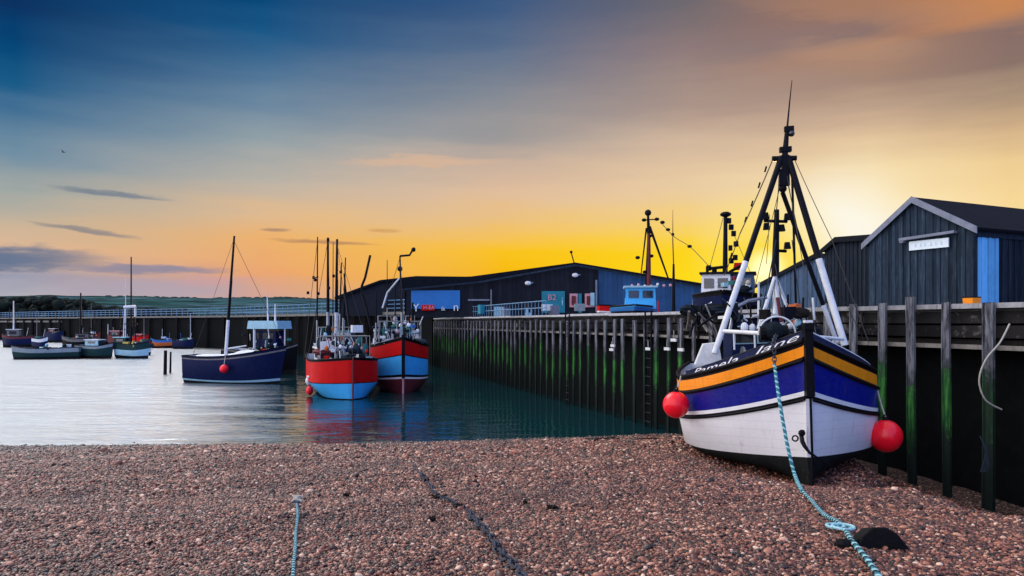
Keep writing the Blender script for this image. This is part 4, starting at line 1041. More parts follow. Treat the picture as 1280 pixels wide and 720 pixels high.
for px, py in ((660, 354), (719, 344)):
    m2 = MB(); c = at(px, py, 49.7)-ho; m2.ball(c, .16, 'white_gear', 12, 8, (1.4, .8, .9)); m2.tube([c, c+Vector((.35, .1, .02))], .05, 'steel', 6); m2.build('wall_lamp', hall)
m2 = MB(); m2.tube([at(745.5, 390, 49.8)-ho, at(745.5, 350, 49.8)-ho], .07, 'barge_board', 6); m2.build('drainpipe', hall)
m2 = MB(); m2.tube([at(614, 392, 49.8)-ho, at(614, 362, 49.8)-ho], .05, 'barge_board', 6); m2.build('drainpipe', hall)
wallbox(585, 374, 612, 376, 'barge_board', 'pipe_run', .03)
used_labels = set()
for k in range(26):
    px = random.uniform(584, 880); c = at(px, random.uniform(384, 391), 47)-ho; m2 = MB(); mt_ = random.choice(['white_gear', 'pale_blue', 'red_paint', 'panel_teal', 'steel', 'wood_mid', 'hull_grey'])
    if k % 3 == 0: m2.tube([c-Vector((0, 0, .6)), c+Vector((0, 0, random.uniform(.3, 1.0)))], .04, mt_, 6)
    else: m2.box(c, (random.uniform(.25, .7), .4, random.uniform(.3, .7)), mt_, random.random())
    cn = {'white_gear': 'white', 'pale_blue': 'pale blue', 'red_paint': 'red', 'panel_teal': 'teal', 'steel': 'grey metal', 'wood_mid': 'dark wooden', 'hull_grey': 'grey'}[mt_]
    pl_ = 'before the dark left half of the hall' if px < 650 else 'under the teal mural and lamps of the hall' if px < 710 else 'under the pink framed windows of the hall' if px < 748 else 'between the windows and the blue cabin' if px < 785 else 'beside the blue cabin on the quay' if px < 832 else 'right of the slim pole before the blue wall'
    lb_ = cn+(' short post ' if k % 3 == 0 else ' fish crate ')+pl_
    if lb_ in used_labels: continue
    used_labels.add(lb_)
    q_ = tag(m2.build('short_post' if k % 3 == 0 else 'fish_crate', None), lb_, 'post' if k % 3 == 0 else 'crate', 'short posts before the hall' if k % 3 == 0 else 'gear standing before the hall'); q_.location = ho
# masts and aerial on the hall
m2 = MB(); m2.tube([at(718, 330, 50)-ho, at(714, 316, 50)-ho], .04, 'dark_steel', 5); m2.ball(at(714, 315, 50)-ho, .1, 'dark_steel', 8, 6); m2.build('aerial', hall)
# lower hall behind on the left
h2 = empty('store_building', (-6, 66, DECK), 0, 'dark low store building with a shallow roof behind the moored trawlers', 'building'); o2 = h2.location
mb = MB(); mb.prism([at(424, 395, 66)-o2, at(600, 395, 66)-o2, at(600, 352, 66)-o2, at(520, 348, 66)-o2, at(475, 353, 66)-o2, at(424, 373, 66)-o2], (0, .4, 0), 'hangar_wall'); mb.build('wall', h2)
mb = MB(); mb.prism([at(418, 374, 65.7)-o2, at(475, 353, 65.7)-o2, at(520, 348, 65.7)-o2, at(606, 351, 65.7)-o2, at(606, 346, 65.7)-o2, at(520, 345, 65.7)-o2, at(475, 350, 65.7)-o2, at(418, 371, 65.7)-o2], (0, 16, 0), 'roof_felt'); mb.build('roof', h2)

# ------------------------------------------------------------------ things on the quay
def pole(px, py0, py1, d, r_, label, name='pole', mt='dark_steel', extra=None, cat='pole'):
    base = at(px, 403, d); base.z = DECK
    root = empty(name, base, 0, label, cat); mb = MB(); top_ = at(px, py1, d)-base; mb.tube([(0, 0, 0), top_*.5, top_], [r_, r_*.8, r_*.5], mt, 8); mb.build('shaft', root, smooth=50)
    return root, base
pr, pb_ = pole(842, 390, 330, 40, .11, 'slim dark pole with a thin whip top between the hall and the wheelhouse')
mb = MB(); mb.tube([at(842, 331, 40)-pb_, at(841, 302, 40)-pb_, at(841, 262, 40)-pb_], [.035, .03, .008], 'maroon_paint', 6); mb.ball(at(841, 293, 40)-pb_, .09, 'dark_steel', 8, 6); mb.build('whip', pr)

def simple_rows(H, bandz):
    """rows from a list of (fraction of depth, band material)"""
    fr = [0, .12, .25]+[b[0] for b in bandz]+[1.0]; return fr
def generic_boat(root, L, B, H, bands, sheer_rise=.35, **kw):
    """bands: list of (top fraction, material) from keel to gunwale"""
    rows = [0.0]; mats = []; lo_ = bands[0][0]
    for f_ in (.35, .7, 1.0): rows.append(lo_*f_); mats.append(bands[0][1])
    for f_, m_ in bands[1:]: rows.append(f_); mats.append(m_)
    wf1 = [min(1, (.08+1.15*(f_/.45)**.6)) if f_ < .45 else 1.0 for f_ in rows]; wf1[0] = .06
    wf0 = [lerp(.72, 1, min(1, f_*1.6)) for f_ in rows]; wf0[0] = .35
    r1_ = [f_*H for f_ in rows]; r0_ = [f_*H*(1+sheer_rise) for f_ in rows]
    kw.setdefault('n', 20); kw.setdefault('cap_r', .04)
    return make_hull(root, L, B, r0_, r1_, wf0, wf1, mats, **kw)
def wheelhouse(root, c, size, wall='white_paint', roof='white_gear', win=3, name='wheelhouse'):
    x, y, z = c; sx, sy, sz = size
    mb = MB(); mb.box((x, y, z+sz/2), (sx, sy, sz), wall, taper=.93); wh = mb.build(name, root)
    mb = MB(); mb.box((x, y, z+sz+.03), (sx*1.08, sy*1.12, .08), roof); mb.build('roof', wh)
    for i in range(win):
        xx = x+(i-(win-1)/2)*sx*.9/win; mb = MB(); mb.box((xx, y-sy/2*.975, z+sz*.68), (sx*.66/win, .03, sz*.34), 'glass'); mb.build('window', wh)
    for sd_ in (-1, 1):
        mb = MB(); mb.box((x+sd_*sx/2*.965, y, z+sz*.68), (.03, sy*.55, sz*.32), 'glass'); mb.build('side_window', wh)
    return wh
def mast_(root, p0, p1, r_=.05, mt='dark_steel', low=None, name='mast'):
    mb = MB(); p0 = Vector(p0); p1 = Vector(p1)
    if low: mb.tube([p0, p0.lerp(p1, .3)], r_*.9, 'steel' if low == 'white_gear' and r_ < .099 else low, 8); mb.tube([p0.lerp(p1, .3), p1], [r_*.9, r_*.6], mt, 8)
    else: mb.tube([p0, p1], [r_, r_*.6], mt, 8)
    return mb.build(name, root, smooth=50)
def wires(root, lst, r_=.012, mt='wire'):
    for a_, b_ in lst:
        mb = MB(); mb.tube(catenary(a_, b_, .03, 6), r_, mt, 4); mb.build('stay_wire', root)
def clutter(root, x0, x1, y0, y1, z, n, s=1, pal=('white_gear', 'net_dark', 'net_teal', 'pale_blue', 'red_paint', 'rope_pale')):
    for k in range(n):
        c = (random.uniform(x0, x1), random.uniform(y0, y1), z+random.uniform(0, .3)*s+(random.random()**2)*(.9 if n > 20 else .2)); mt_ = random.choice(pal); mb = MB(); q = random.random()
        if q < .3: mb.box(c, (.4*s, .28*s, .2*s), mt_, random.uniform(0, 3), taper=1.1); mb.build('fish_box', root)
        elif q < .55: mb.ball(c, random.uniform(.09, .16)*s, mt_, 9, 6); mb.build('float', root)
        elif q < .8:
            mb.ball(c, random.uniform(.2, .34)*s, random.choice(['net_dark', 'net_teal', 'rope_dark']), 12, 8, (1.2, 1, .7), .2); mb.build('net_heap', root)
        else:
            a_ = Vector(c); mb.tube([a_, a_+Vector((random.uniform(-.2, .2), random.uniform(-.2, .2), random.uniform(.4, 1.0)*s))], .025, mt_, 5); mb.build('stanchion', root)

def rack(root, x0, x1, ya, yb, z0, z1, nf=10, r_=.03):
    for y in (ya, yb):
        mb = MB(); mb.tube([(x0, y, z0), (x0, y, z1), (x1, y, z1), (x1, y, z0)], r_, 'steel', 6); mb.build('gallows_frame', root)
    for x in (x0, x1):
        mb = MB(); mb.tube([(x, ya, z1), (x, yb, z1)], r_*.8, 'dark_steel', 6); mb.build('rail', root)
    for k in range(nf):
        x = random.uniform(x0, x1); y = random.choice([ya, yb]); z = random.uniform((z0+z1)/2, z1-.05); q = random.random(); mb = MB()
        if q < .5: mb.ball((x, y, z), random.uniform(.06, .12), random.choice(['white_gear', 'white_paint', 'panel_pink', 'pale_blue', 'orange_gear']), 9, 6, (1, 1, 1.2)); mb.tube([(x, y, z), (x, y, z1)], .01, 'rope_pale', 4); mb.build('float', root)
        elif q < .8: mb.tube([(x, y, z1), (x+random.uniform(-.2, .2), y, z), (x+random.uniform(-.3, .3), y, z0)], .018, random.choice(['rope_pale', 'white_gear', 'rope_dark']), 5); mb.build('rope_end', root)
        else: mb.ball((x, y, z-.1), random.uniform(.12, .22), random.choice(['net_dark', 'rope_dark', 'net_teal']), 10, 8, (.8, .6, 1.5), .2); mb.build('net_heap', root)
# trawler ashore with wheelhouse (right of the pole)
rt = boat_root('fishing_boat', (7.0, 24.6), (.35, 1), DECK, 'trawler ashore on the quay with a pale wheelhouse and one stout mast', 'fishing boat'); T = loc_fn(rt)
generic_boat(rt, 6, 2.4, .62, [(.4, 'antifoul'), (.8, 'navy_hull'), (1, 'black_paint')], .15)
wheelhouse(rt, T(at(896, 392, 27))[:2]+(.35,), (1.05, 1.1, 1.05), 'white_paint', 'dark_steel', 2)
wheelhouse(rt, T(at(925, 392, 28.5))[:2]+(.35,), (1.1, 1.2, 1.15), 'shed_blue_board', 'dark_steel', 2, 'deck_house')
mast_(rt, T(at(906, 392, 27.8)), T(at(907, 266, 27.8)), .12, 'dark_steel')
mb = MB(); mb.ball(T(at(907, 268, 27.8)), .15, 'dark_steel', 8, 6, (1.4, 1.4, .7)); mb.build('masthead', rt)
for px, py in ((914, 284), (917, 292), (911, 276), (913, 310), (914, 326), (919, 322), (886, 335), (893, 338), (920, 305)):
    mb = MB(); mb.box(T(at(px, py, 27.8)), (.14, .12, .2), 'dark_steel', random.random()); mb.build('mast_fitting', rt)
mb = MB(); mb.box(T(at(924, 333, 28)), (.42, .5, .25), 'red_paint', taper=.8); mb.build('life_raft', rt)
for (a_, b_) in (((884, 350), (884, 333)), ((884, 336), (903, 334)), ((912, 340), (930, 330))):
    mb = MB(); mb.tube([T(at(a_[0], a_[1], 27.8)), T(at(b_[0], b_[1], 27.8))], .06, 'dark_steel', 6); mb.build('rail', rt)
wires(rt, [(T(at(904, 272, 27.8)), T(at(884, 345, 27.8))), (T(at(908, 270, 27.8)), T(at(940, 345, 28.2)))])
clutter(rt, -.3, .9, .6, 1.6, .75, 7, .7)
# blue boat ashore before the hall
rb_ = boat_root('fishing_boat', (5.15, 31.0), (.12, 1), DECK, 'blue boat ashore on the quay before the hall with a tripod mast', 'fishing boat'); T = loc_fn(rb_)
generic_boat(rb_, 6, 2.0, .34, [(.4, 'antifoul'), (.85, 'panel_blue'), (1, 'sky_paint')], .15)
wheelhouse(rb_, T(at(800, 392, 33))[:2]+(.25,), (1.35, 1.2, .95), 'sky_paint', 'pale_blue', 2)
mast_(rb_, T(at(811, 392, 33.6)), T(at(811, 290, 33.6)), .13, 'maroon_paint')
mast_(rb_, T(at(811, 292, 33.6)), T(at(810, 268, 33.6)), .09, 'dark_steel', name='topmast')
mb = MB(); mb.ball(T(at(810, 266, 33.6)), .15, 'dark_steel', 10, 8); mb.build('radar_dome', rb_)
for a_, b_, r_ in (((811, 285), (805, 392), .05), ((812, 283), (836, 350), .06), ((808, 285), (801, 345), .04)):
    mast_(rb_, T(at(a_[0], a_[1], 33.6)), T(at(b_[0], b_[1], 33.6)), r_, name='mast_strut')
for px, py in ((805, 275), (821, 274), (828, 278), (812, 295), (814, 320), (806, 340), (797, 322)):
    mb = MB(); mb.ball(T(at(px, py, 33.6)), .09, 'dark_steel', 7, 5, (1.3, 1, .9)); mb.build('mast_fitting', rb_)
mb = MB(); mb.tube([T(at(806, 275, 33.6)), T(at(824, 274, 33.6))], .03, 'dark_steel', 5); mb.build('cross_bar', rb_)
for k in range(7):
    mb = MB(); q = Vector(at(790+k*8, 357+random.uniform(-2, 3), 33)); mb.ball(T(q), .07, random.choice(['white_gear', 'panel_pink', 'red_paint']), 7, 5); mb.build('float', rb_)
# sagging aerial line between the masts
mb = MB(); mb.tube(smooth_path([at(826, 278, 33.6), at(843, 296, 33), at(862, 308, 31.5), at(880, 326, 30), at(887, 334, 28)]), .015, 'wire', 5); 
for px, py, d in ((835, 287, 33.2), (862, 308, 31.5)): mb.ball(at(px, py, d), .09, 'dark_steel', 7, 5, (1.2, 1, .8))
tag(mb.build('aerial_line', None), 'drooping aerial line strung between two masts above the hall roof', 'aerial')
# upturned red dinghy
rd = boat_root('dinghy', (2.35+2.2, 44), (1, .1), DECK, 'red dinghy with a pale bow lying in front of the dark hall', 'dinghy')
dinx = at(748, 390, 44); rd.location = (dinx.x, 44, DECK); rd.rotation_euler = (0, 0, R(90)+.1)
rd.location = (at(791, 390, 44).x, 44, DECK)
generic_boat(rd, 2.1, .9, .62, [(.3, 'antifoul'), (.45, 'white_paint'), (1, 'red_paint')], .1, n=12)

# ------------------------------------------------------------------ moored boats, middle distance
# navy yacht-like boat with white cover
nv = boat_root('sailing_boat', (at(358, 403, 42.5).x, 42.5), (-1, .16), -.35, 'navy blue open boat with a tall bare mast and a white cover', 'boat'); T = loc_fn(nv)
generic_boat(nv, 6.1, 2.2, 1.75, [(.2, 'antifoul'), (.26, 'pale_blue'), (.90, 'navy_hull'), (.94, 'wood_old'), (1.0, 'navy_hull')], .42, rake=.5, eb=.9, tr=.65)
mast_(nv, T(at(282, 445, 43)), T(at(293, 295, 43)), .10, 'dark_steel', 'white_gear')
mb = MB(); cv = [(-.55, 0), (-.25, .28), (0, .42), (.25, .28), (.55, 0)]
vs = []; L0, L1 = 1.9, 5.6; nn_ = 8
for i in range(nn_+1):
    t = i/nn_; yy_ = lerp(L0, L1, t); s_ = 1-.5*t; vs += [(x*s_, yy_, 1.72+z*s_+.12*math.sin(t*9)*.3+(.1 if t < .3 else 0)) for x, z in cv]
mb.add(vs, [(i*5+j, i*5+j+1, i*5+6+j, i*5+5+j) for i in range(nn_) for j in range(4)]+[tuple(range(5)), tuple(range(nn_*5, nn_*5+5))], 'white_gear'); mb.build('cover', nv, smooth=40)
mast_(nv, T(at(284, 436, 43)), T(at(308, 432, 43)), .05, 'white_gear', name='boom')
clutter(nv, -.5, .5, .6, 1.8, 1.9, 7, .9)
wires(nv, [(T(at(292, 300, 43)), T(at(240, 447, 43))), (T(at(292, 300, 43)), T(at(356, 432, 42.6)))], .012)
bu = at(280, 461, 41.6); mb = MB(); mb.ball((0, 0, 0), .24, 'fender_red', 16, 10); mb.tube([(0, 0, .2), (0, .2, .7)], .02, 'rope_pale', 5)
tag(mb.build('fender', None, smooth=70, loc=bu), 'small red buoy hanging on the side of the navy open boat', 'fender')
mb = MB(); mb.ball((0, 0, 0), .2, 'fender_red', 12, 8, (.8, .8, 1.3)); mb.tube([(0, 0, .2), (0, .1, .5)], .02, 'rope_pale', 5)
tag(mb.build('fender', None, smooth=70, loc=at(236, 459, 43.5)), 'dull red fender at the stern end of the navy open boat', 'fender')

# boat behind the navy one with pale blue canopy
gb = boat_root('fishing_boat', (at(372, 403, 50).x, 50), (-1, .35), -.4, 'dark work boat with a long pale blue wheelhouse roof behind the navy boat', 'fishing boat'); T = loc_fn(gb)
generic_boat(gb, 5.6, 2.3, 1.9, [(.3, 'antifoul'), (.94, 'black_paint'), (1, 'wood_old')], .3)
wh_ = MB(); c = T(at(337, 406, 51)); wh_.box(c, (1.6, 2.5, .55), 'pale_blue', taper=.95); wh_ = wh_.build('canopy', gb)
mb = MB(); mb.box(T(at(338, 423, 51.2)), (1.1, 1.7, 1.1), 'navy_hull'); cb_ = mb.build('cabin', gb)
for q_ in (-.5, 0, .5):
    mb = MB(); mb.box(T(at(338, 420, 51.2))+Vector((-.565, q_, 0)), (.03, .36, .4), 'glass'); mb.build('window', cb_)
for px in (318, 336, 356):
    for dd in (50.6, 51.6):
        mb = MB(); mb.tube([T(at(px, 411, dd)), T(at(px, 436, dd))], .09 if px == 318 else .05, 'white_gear', 6); mb.build('canopy_post', gb)
mast_(gb, T(at(335, 402, 51)), T(at(334, 368, 51)), .06, 'white_gear'); mast_(gb, T(at(344, 402, 51)), T(at(344, 380, 51)), .07, 'white_gear', name='exhaust')
clutter(gb, -.7, .7, .8, 4.6, 1.9, 30, .7, ('white_gear', 'net_dark', 'panel_pink', 'white_paint', 'rope_pale'))

# red boat, bow to the beach
rdn = boat_root('fishing_boat', (at(441, 403, 33.2).x, 33.2), Vector((-.42, 1)).normalized(), -.25, 'low red fishing boat with a light blue lower band, nearer of the two moored trawlers', 'fishing boat'); T = loc_fn(rdn)
sh_, st_ = generic_boat(rdn, 6.0, 3.2, 1.95, [(.14, 'antifoul'), (.46, 'sky_paint'), (.48, 'black_paint'), (.96, 'red_paint'), (1, 'black_paint')], .10, p=2.7, rake=.2, drop=.3)
mb = MB(); mb.tube([(0, -.02, .3), (0, -.04, 2.15)], .04, 'maroon_paint', 6); mb.build('stem_post', rdn)
mb = MB(); q = st_[10][4]; mb.ball((-q[0]-.03, q[1], q[2]+.25), .09, 'white_gear', 8, 6, (.5, 3, .7), .3); mb.build('bow_number', rdn)
wheelhouse(rdn, (-.5, 3.4, 1.55), (1.3, 1.4, .95), 'white_paint', 'white_gear', 3)
mb = MB(); c = T(at(408, 434, 35)); mb.box(c, (.6, .5, .55), 'white_paint'); mb.build('hatch', rdn)
mb = MB(); c = T(at(446, 411, 36)); mb.box(c, (.5, .5, .35), 'white_gear'); mb.build('locker', rdn)
for px, y0_, y1_, d_, r_, dx in ((396, 445, 296, 36, .045, 2), (410, 430, 297, 37, .09, 0), (416, 430, 303, 37, .03, 1), (420, 430, 299, 37.5, .10, 3), (428, 430, 322, 36.5, .05, 8), (430, 430, 330, 38, .04, 4), (424, 420, 328, 37, .05, 6)):
    mast_(rdn, T(at(px, y0_, d_)), T(at(px+dx*.5, y1_, d_)), r_, 'dark_steel', 'white_gear')
for px, py in ((392, 347), (394, 350), (385, 366), (398, 367), (410, 300), (411, 360), (417, 345), (426, 340)):
    mb = MB(); mb.box(T(at(px, py, 36.5)), (.12, .1, .14), 'dark_steel'); mb.build('mast_fitting', rdn)
mb = MB(); mb.tube([T(at(392, 348, 36)), T(at(398, 346, 36))], .03, 'dark_steel', 5); mb.build('cross_bar', rdn)
wires(rdn, [(T(at(397, 300, 36)), T(at(380, 448, 36))), (T(at(410, 300, 37)), T(at(385, 445, 37))), (T(at(421, 302, 37)), T(at(441, 444, 33.4))), (T(at(421, 305, 37)), T(at(465, 448, 37)))])
clutter(rdn, -1.2, 1.2, .9, 4.6, 1.85, 56, .62, ('white_gear', 'net_dark', 'white_paint', 'maroon_paint', 'red_paint', 'pale_blue', 'net_teal', 'rope_pale'))
mb = MB(); mb.ball((0, 0, 0), .17, 'fender_red', 14, 9, (1, 1, 1.3)); tag(mb.build('fender', None, smooth=70, loc=at(387, 488, 35.2)), 'red fender low at the stern corner of the low red boat', 'fender')
mb = MB(); mb.ball((0, 0, 0), .16, 'white_gear', 14, 9, (1, 1, 1.3)); tag(mb.build('fender', None, smooth=70, loc=at(386, 476, 35.3)), 'white fender above the red one on the low red boat', 'fender')

T = loc_fn(rdn); rack(rdn, -1.2, 1.1, 1.6, 2.4, 1.8, 3.1, 22); rack(rdn, -.9, .9, 4.2, 4.9, 1.8, 3.5, 16)
mb = MB(); mb.ball((-.9, 2.3, 2.35), .35, 'maroon_paint', 14, 9, (1.6, 1, .5), .15); mb.build('folded_net', rdn)
# taller red and light blue boat
rb2 = boat_root('fishing_boat', (at(504, 403, 36).x, 36), Vector((-.22, 1)).normalized(), -.35, 'tall red topped trawler with a light blue middle band and a bent mast arm', 'fishing boat'); T = loc_fn(rb2)
sh_, st_ = generic_boat(rb2, 7.0, 3.0, 2.6, [(.24, 'maroon_paint'), (.35, 'maroon_paint'), (.38, 'white_paint'), (.42, 'black_paint'), (.72, 'sky_paint'), (.74, 'black_paint'), (.96, 'red_paint'), (1, 'black_paint')], .20, p=2.1, rake=.3)
mb = MB(); mb.box((0, -.06, 2.2), (.16, .12, 2.1), 'black_paint'); mb.build('stem_post', rb2)
mb = MB(); mb.tube([(0, .12, .3), (0, 0, 1.2)], .05, 'panel_pink', 6); mb.build('stem_band', rb2)
wheelhouse(rb2, T(at(484, 405, 40))[:2]+(2.4,), (1.5, 1.6, 1.15), 'white_gear', 'navy_hull', 3)
mast_(rb2, T(at(503, 420, 37.5)), T(at(500, 320, 37.5)), .07, 'dark_steel', 'white_gear')
mb = MB(); mb.tube([T(at(500, 320, 37.5)), T(at(512, 319, 37.5)), T(at(516, 312, 37.5))], .055, 'dark_steel', 6); mb.ball(T(at(517, 312, 37.5)), .12, 'dark_steel', 8, 6); mb.ball(T(at(500, 336, 37.5)), .14, 'dark_steel', 8, 6); mb.build('mast_arm', rb2)
mb = MB(); mb.tube(smooth_path([T(at(463, 319, 38)), T(at(457, 345, 38)), T(at(452, 362, 38)), T(at(458, 385, 38)), T(at(464, 412, 38))]), .07, 'dark_steel', 6); mb.build('crane_arm', rb2)
mb = MB(); mb.tube([T(at(499, 348, 37.5)), T(at(484, 366, 38)), T(at(478, 385, 38))], .05, 'white_gear', 6); mb.build('derrick', rb2)
for px, y0_, y1_, d_, r_ in ((484, 410, 325, 39, .03), (516, 420, 378, 38, .09), (512, 420, 388, 37.5, .04), (494, 412, 355, 38, .04), (470, 420, 365, 38.5, .05)):
    mast_(rb2, T(at(px, y0_, d_)), T(at(px, y1_, d_)), r_, 'dark_steel', 'white_gear', 'pole')
wires(rb2, [(T(at(500, 322, 37.5)), T(at(504, 418, 36))), (T(at(500, 322, 37.5)), T(at(468, 425, 40)))])
clutter(rb2, -1.1, 1.1, 1.0, 5.0, 2.75, 40, .62, ('white_gear', 'net_dark', 'panel_blue', 'white_paint', 'pale_blue', 'net_dark'))
rack(rb2, -1.1, 1.0, 1.5, 2.2, 2.7, 3.9, 20); rack(rb2, -1.0, 1.0, 5.2, 6.0, 2.6, 4.2, 12)
# boat hidden behind the two, masts only
hb_ = boat_root('fishing_boat', (at(428, 403, 44).x, 44), Vector((-.3, 1)).normalized(), -.4, 'dark trawler mostly hidden behind the low red boat with a slanting pole', 'fishing boat'); T = loc_fn(hb_)
generic_boat(hb_, 6, 2.8, 2.5, [(.3, 'antifoul'), (.9, 'navy_hull'), (1, 'white_paint')], .25)
wheelhouse(hb_, (0, 3, 2.1), (1.4, 1.5, 1.2), 'white_gear', 'teal_paint', 3)
mast_(hb_, T(at(437, 410, 46)), T(at(430, 342, 46)), .07); clutter(hb_, -1, 1, .8, 4, 2.4, 18, 1, ('white_gear', 'net_dark', 'net_teal', 'rope_pale'))

# ------------------------------------------------------------------ far moored boats on the left
def far_boat(px0, px1, ytop, ywl, label, bands, cabin=None, masts=(), bowleft=False, cl=0, name='fishing_boat', cat='fishing boat', beam=.38, pal=('white_gear', 'net_dark', 'rope_pale', 'orange_gear', 'maroon_paint'), skew=.25):
    d = EYE*F/(ywl-403); x0 = at(px0, 403, d).x; x1 = at(px1, 403, d).x; L = abs(x1-x0); H = (ywl-ytop)/F*d
    bowx = x0 if bowleft else x1
    r = boat_root(name, (bowx, d), (1 if bowleft else -1, skew), -.12*H, label, cat); T = loc_fn(r)
    generic_boat(r, L, L*beam, H*1.12, bands, .25, n=14, drop=.2)
    if cabin:
        cpx, cw, cy0, cy1, wm, rm = cabin; c = T(at(cpx, cy0, d+L*beam*.3)); wheelhouse(r, (0, c.y, c.z), (L*beam*.6, cw/F*d, (cy0-cy1)/F*d), wm, rm, 2)
    for mpx, my0, my1, rr, mt_ in masts: mast_(r, T(at(mpx, my0, d+.4)), T(at(mpx, my1, d+.4)), rr, mt_)
    if cl: clutter(r, -L*.12, L*.12, L*.2, L*.8, H*.95, cl, 1.3, pal)
    return r
far_boat(2, 39, 421, 434, 'dark beamy boat at the far left with a pale stub mast', [(.3, 'antifoul'), (.8, 'navy_hull'), (1, 'maroon_paint')], (18, 14, 424, 412, 'wood_old', 'white_gear'), ((17, 422, 376, .10, 'white_gear'), (12, 420, 384, .05, 'dark_steel')), True, 16)
far_boat(14, 92, 436, 449, 'long low grey dinghy with a pale cover at the far left', [(.25, 'antifoul'), (.62, 'green_paint'), (1, 'hull_grey')], None, (), True, 9, 'dinghy', 'dinghy', .24, ('pale_blue', 'white_gear', 'net_dark'))
far_boat(77, 118, 424, 441, 'dark trawler with a tall dark mast, second in the far left group', [(.3, 'antifoul'), (.8, 'black_paint'), (1, 'wood_old')], (103, 15, 426, 417, 'wood_old', 'dark_steel'), ((101, 425, 366, .13, 'dark_steel'), (118, 425, 392, .05, 'dark_steel')), True, 18)
far_boat(90, 141, 433, 448, 'dark green boat with a pale cabin top in front of the tall dark mast', [(.3, 'antifoul'), (.8, 'green_paint'), (1, 'hull_grey')], (118, 20, 434, 425, 'pale_blue', 'white_gear'), (), False, 8)
far_boat(122, 142, 432, 446, 'small crimson hulled boat nosing ahead of the dark green one', [(.25, 'antifoul'), (1, 'maroon_paint')], None, (), False, 3, beam=.5)
far_boat(134, 156, 420, 436, 'crimson boat with a hooped cabin left of the tallest far mast', [(.3, 'antifoul'), (1, 'maroon_paint')], (146, 14, 424, 414, 'maroon_paint', 'panel_pink'), ((135, 420, 405, .06, 'white_gear'),), False, 10, beam=.5)
tb_ = far_boat(140, 187, 431, 448, 'pale blue and green trawler with the tallest far mast and a white gantry', [(.25, 'antifoul'), (.62, 'pale_blue'), (1, 'green_paint')], (150, 18, 432, 422, 'green_paint', 'pale_blue'), ((164, 430, 321, .10, 'dark_steel'), (157, 430, 346, .05, 'white_gear'), (150, 425, 385, .06, 'dark_steel')), False, 20, pal=('white_gear', 'yellow_gear', 'net_dark', 'rope_pale', 'pale_blue', 'green_paint'))
T = loc_fn(tb_); dd = EYE*F/45+.4
for a_, b_, r_ in (((155, 384), (169, 383), .16), ((169, 383), (169, 396), .1), ((156, 386), (154, 430), .06), ((168, 396), (170, 430), .06), ((150, 405), (172, 405), .06), ((152, 412), (170, 412), .05)):
    mb = MB(); mb.tube([T(at(a_[0], a_[1], dd)), T(at(b_[0], b_[1], dd))], r_, 'white_gear' if a_[1] < 390 else 'dark_steel', 6); mb.build('gantry', tb_)
far_boat(196, 232, 415, 428, 'low dark boat close under the pier right of the far group', [(.3, 'antifoul'), (1, 'black_paint')], (212, 12, 417, 410, 'navy_hull', 'hull_grey'), ((204, 417, 390, .06, 'dark_steel'), (222, 417, 396, .05, 'white_gear')), True, 14)
far_boat(54, 80, 416, 428, 'small dark boat under the pier between the two leftmost masts', [(.3, 'antifoul'), (1, 'navy_hull')], (66, 9, 418, 411, 'maroon_paint', 'white_gear'), ((70, 417, 388, .06, 'dark_steel'),), False, 12)
far_boat(163, 186, 421, 434, 'small bright red boat right of the tallest far mast', [(.3, 'antifoul'), (1, 'red_paint')], (175, 10, 424, 418, 'red_paint', 'panel_pink'), (), False, 6, beam=.45)
far_boat(188, 216, 425, 435, 'dark blue rowing boat in the gap right of the far group', [(.3, 'antifoul'), (.7, 'orange_gear'), (1, 'panel_blue')], None, (), True, 8, 'rowing_boat', 'rowing boat', .4, ('panel_blue', 'white_gear', 'panel_blue'))
far_boat(214, 243, 426, 436, 'second dark blue rowing boat, just left of the navy open boat', [(.3, 'antifoul'), (1, 'navy_hull')], None, ((238, 432, 392, .04, 'white_gear'),), False, 8, 'rowing_boat', 'rowing boat', .4, ('panel_blue', 'white_gear', 'net_teal'))
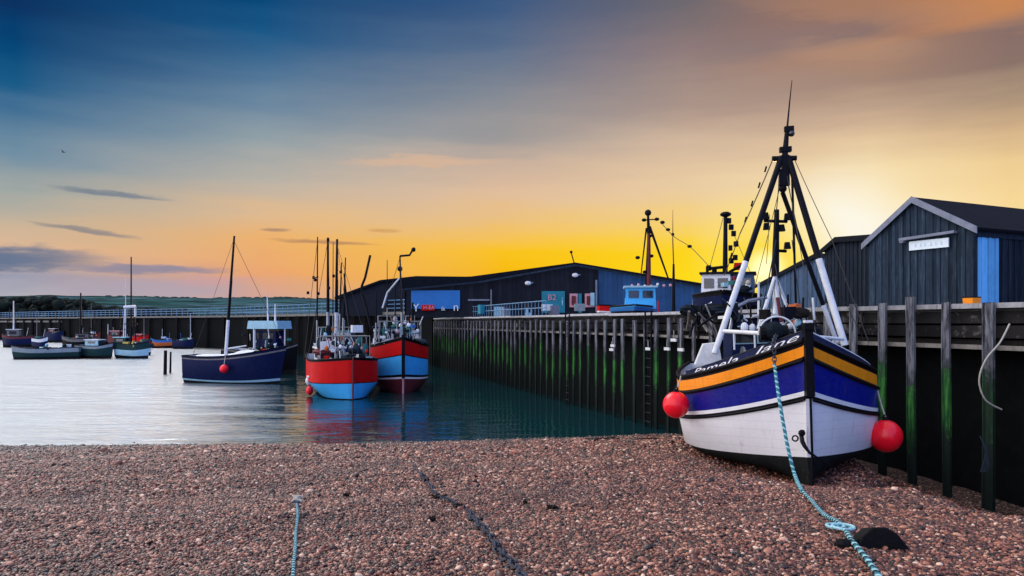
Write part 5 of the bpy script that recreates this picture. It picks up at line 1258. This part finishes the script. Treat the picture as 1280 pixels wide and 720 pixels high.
far_boat(244, 300, 418, 433, 'grey work boat in shadow behind the mast of the navy open boat', [(.3, 'antifoul'), (.8, 'black_paint'), (1, 'hull_grey')], (262, 16, 420, 411, 'hull_grey', 'pale_blue'), (), False, 24, pal=('white_gear', 'net_dark', 'rope_pale', 'net_teal'))
for (x0, x1, yt, yw, lb, bands_, mst, pal_) in (
    (38, 60, 424, 436, 'small white topped boat behind the long grey dinghy', [(.3, 'antifoul'), (.7, 'navy_hull'), (1, 'white_gear')], (46, 424, 388), ('white_gear', 'net_dark', 'maroon_paint')),
    (172, 190, 430, 444, 'small white and red boat tucked beside the pale trawler', [(.3, 'antifoul'), (.75, 'white_gear'), (1, 'red_paint')], (180, 430, 398), ('red_paint', 'white_gear', 'yellow_gear')),
    (106, 126, 418, 431, 'dark red cabin boat just behind the tall dark mast', [(.3, 'antifoul'), (1, 'maroon_paint')], (114, 418, 380), ('white_gear', 'orange_gear', 'net_dark')),
    (282, 318, 415, 431, 'black hulled boat in the shade between the navy boat mast and canopy', [(.3, 'antifoul'), (1, 'black_paint')], (300, 416, 384), ('white_gear', 'rope_pale', 'net_teal'))):
    far_boat(x0, x1, yt, yw, lb, bands_, None, ((mst[0], mst[1], mst[2], .05, 'wood_old'),), False, 14, pal=pal_)
# mooring posts standing in the water
for px, yb, yt, lb in ((206, 468, 438, 'thicker dark mooring post standing in the water left of the navy boat'), (212.5, 466, 440, 'thinner mooring post just right of the thicker one in the water')):
    d = EYE*F/(yb-403); c = at(px, 403, d); c.z = -1; mb = MB(); mb.tube([(0, 0, 0), (.05, 0, 1+(yb-yt)/F*d)], [.12 if px < 210 else .08, .10 if px < 210 else .06], 'black_paint', 8)
    tag(mb.build('mooring_post', None, loc=c), lb, 'post', 'mooring posts in the harbour')
# gull
g0 = at(79, 190, 100); mb = MB(); mb.ball((0, 0, 0), .13, 'gull', 10, 7, (2.0, .8, .8))
for s_ in (-1, 1): mb.add([(-.12, 0, 0), (.16, 0, .02), (.05, s_*.35, .18), (-.1, s_*.33, .17), (-.08, s_*.66, .06)], [(0, 1, 2, 3), (3, 2, 4)], 'gull')
tag(mb.build('gull', None, smooth=60, loc=g0), 'small gull flying alone high in the sky at the left', 'gull')
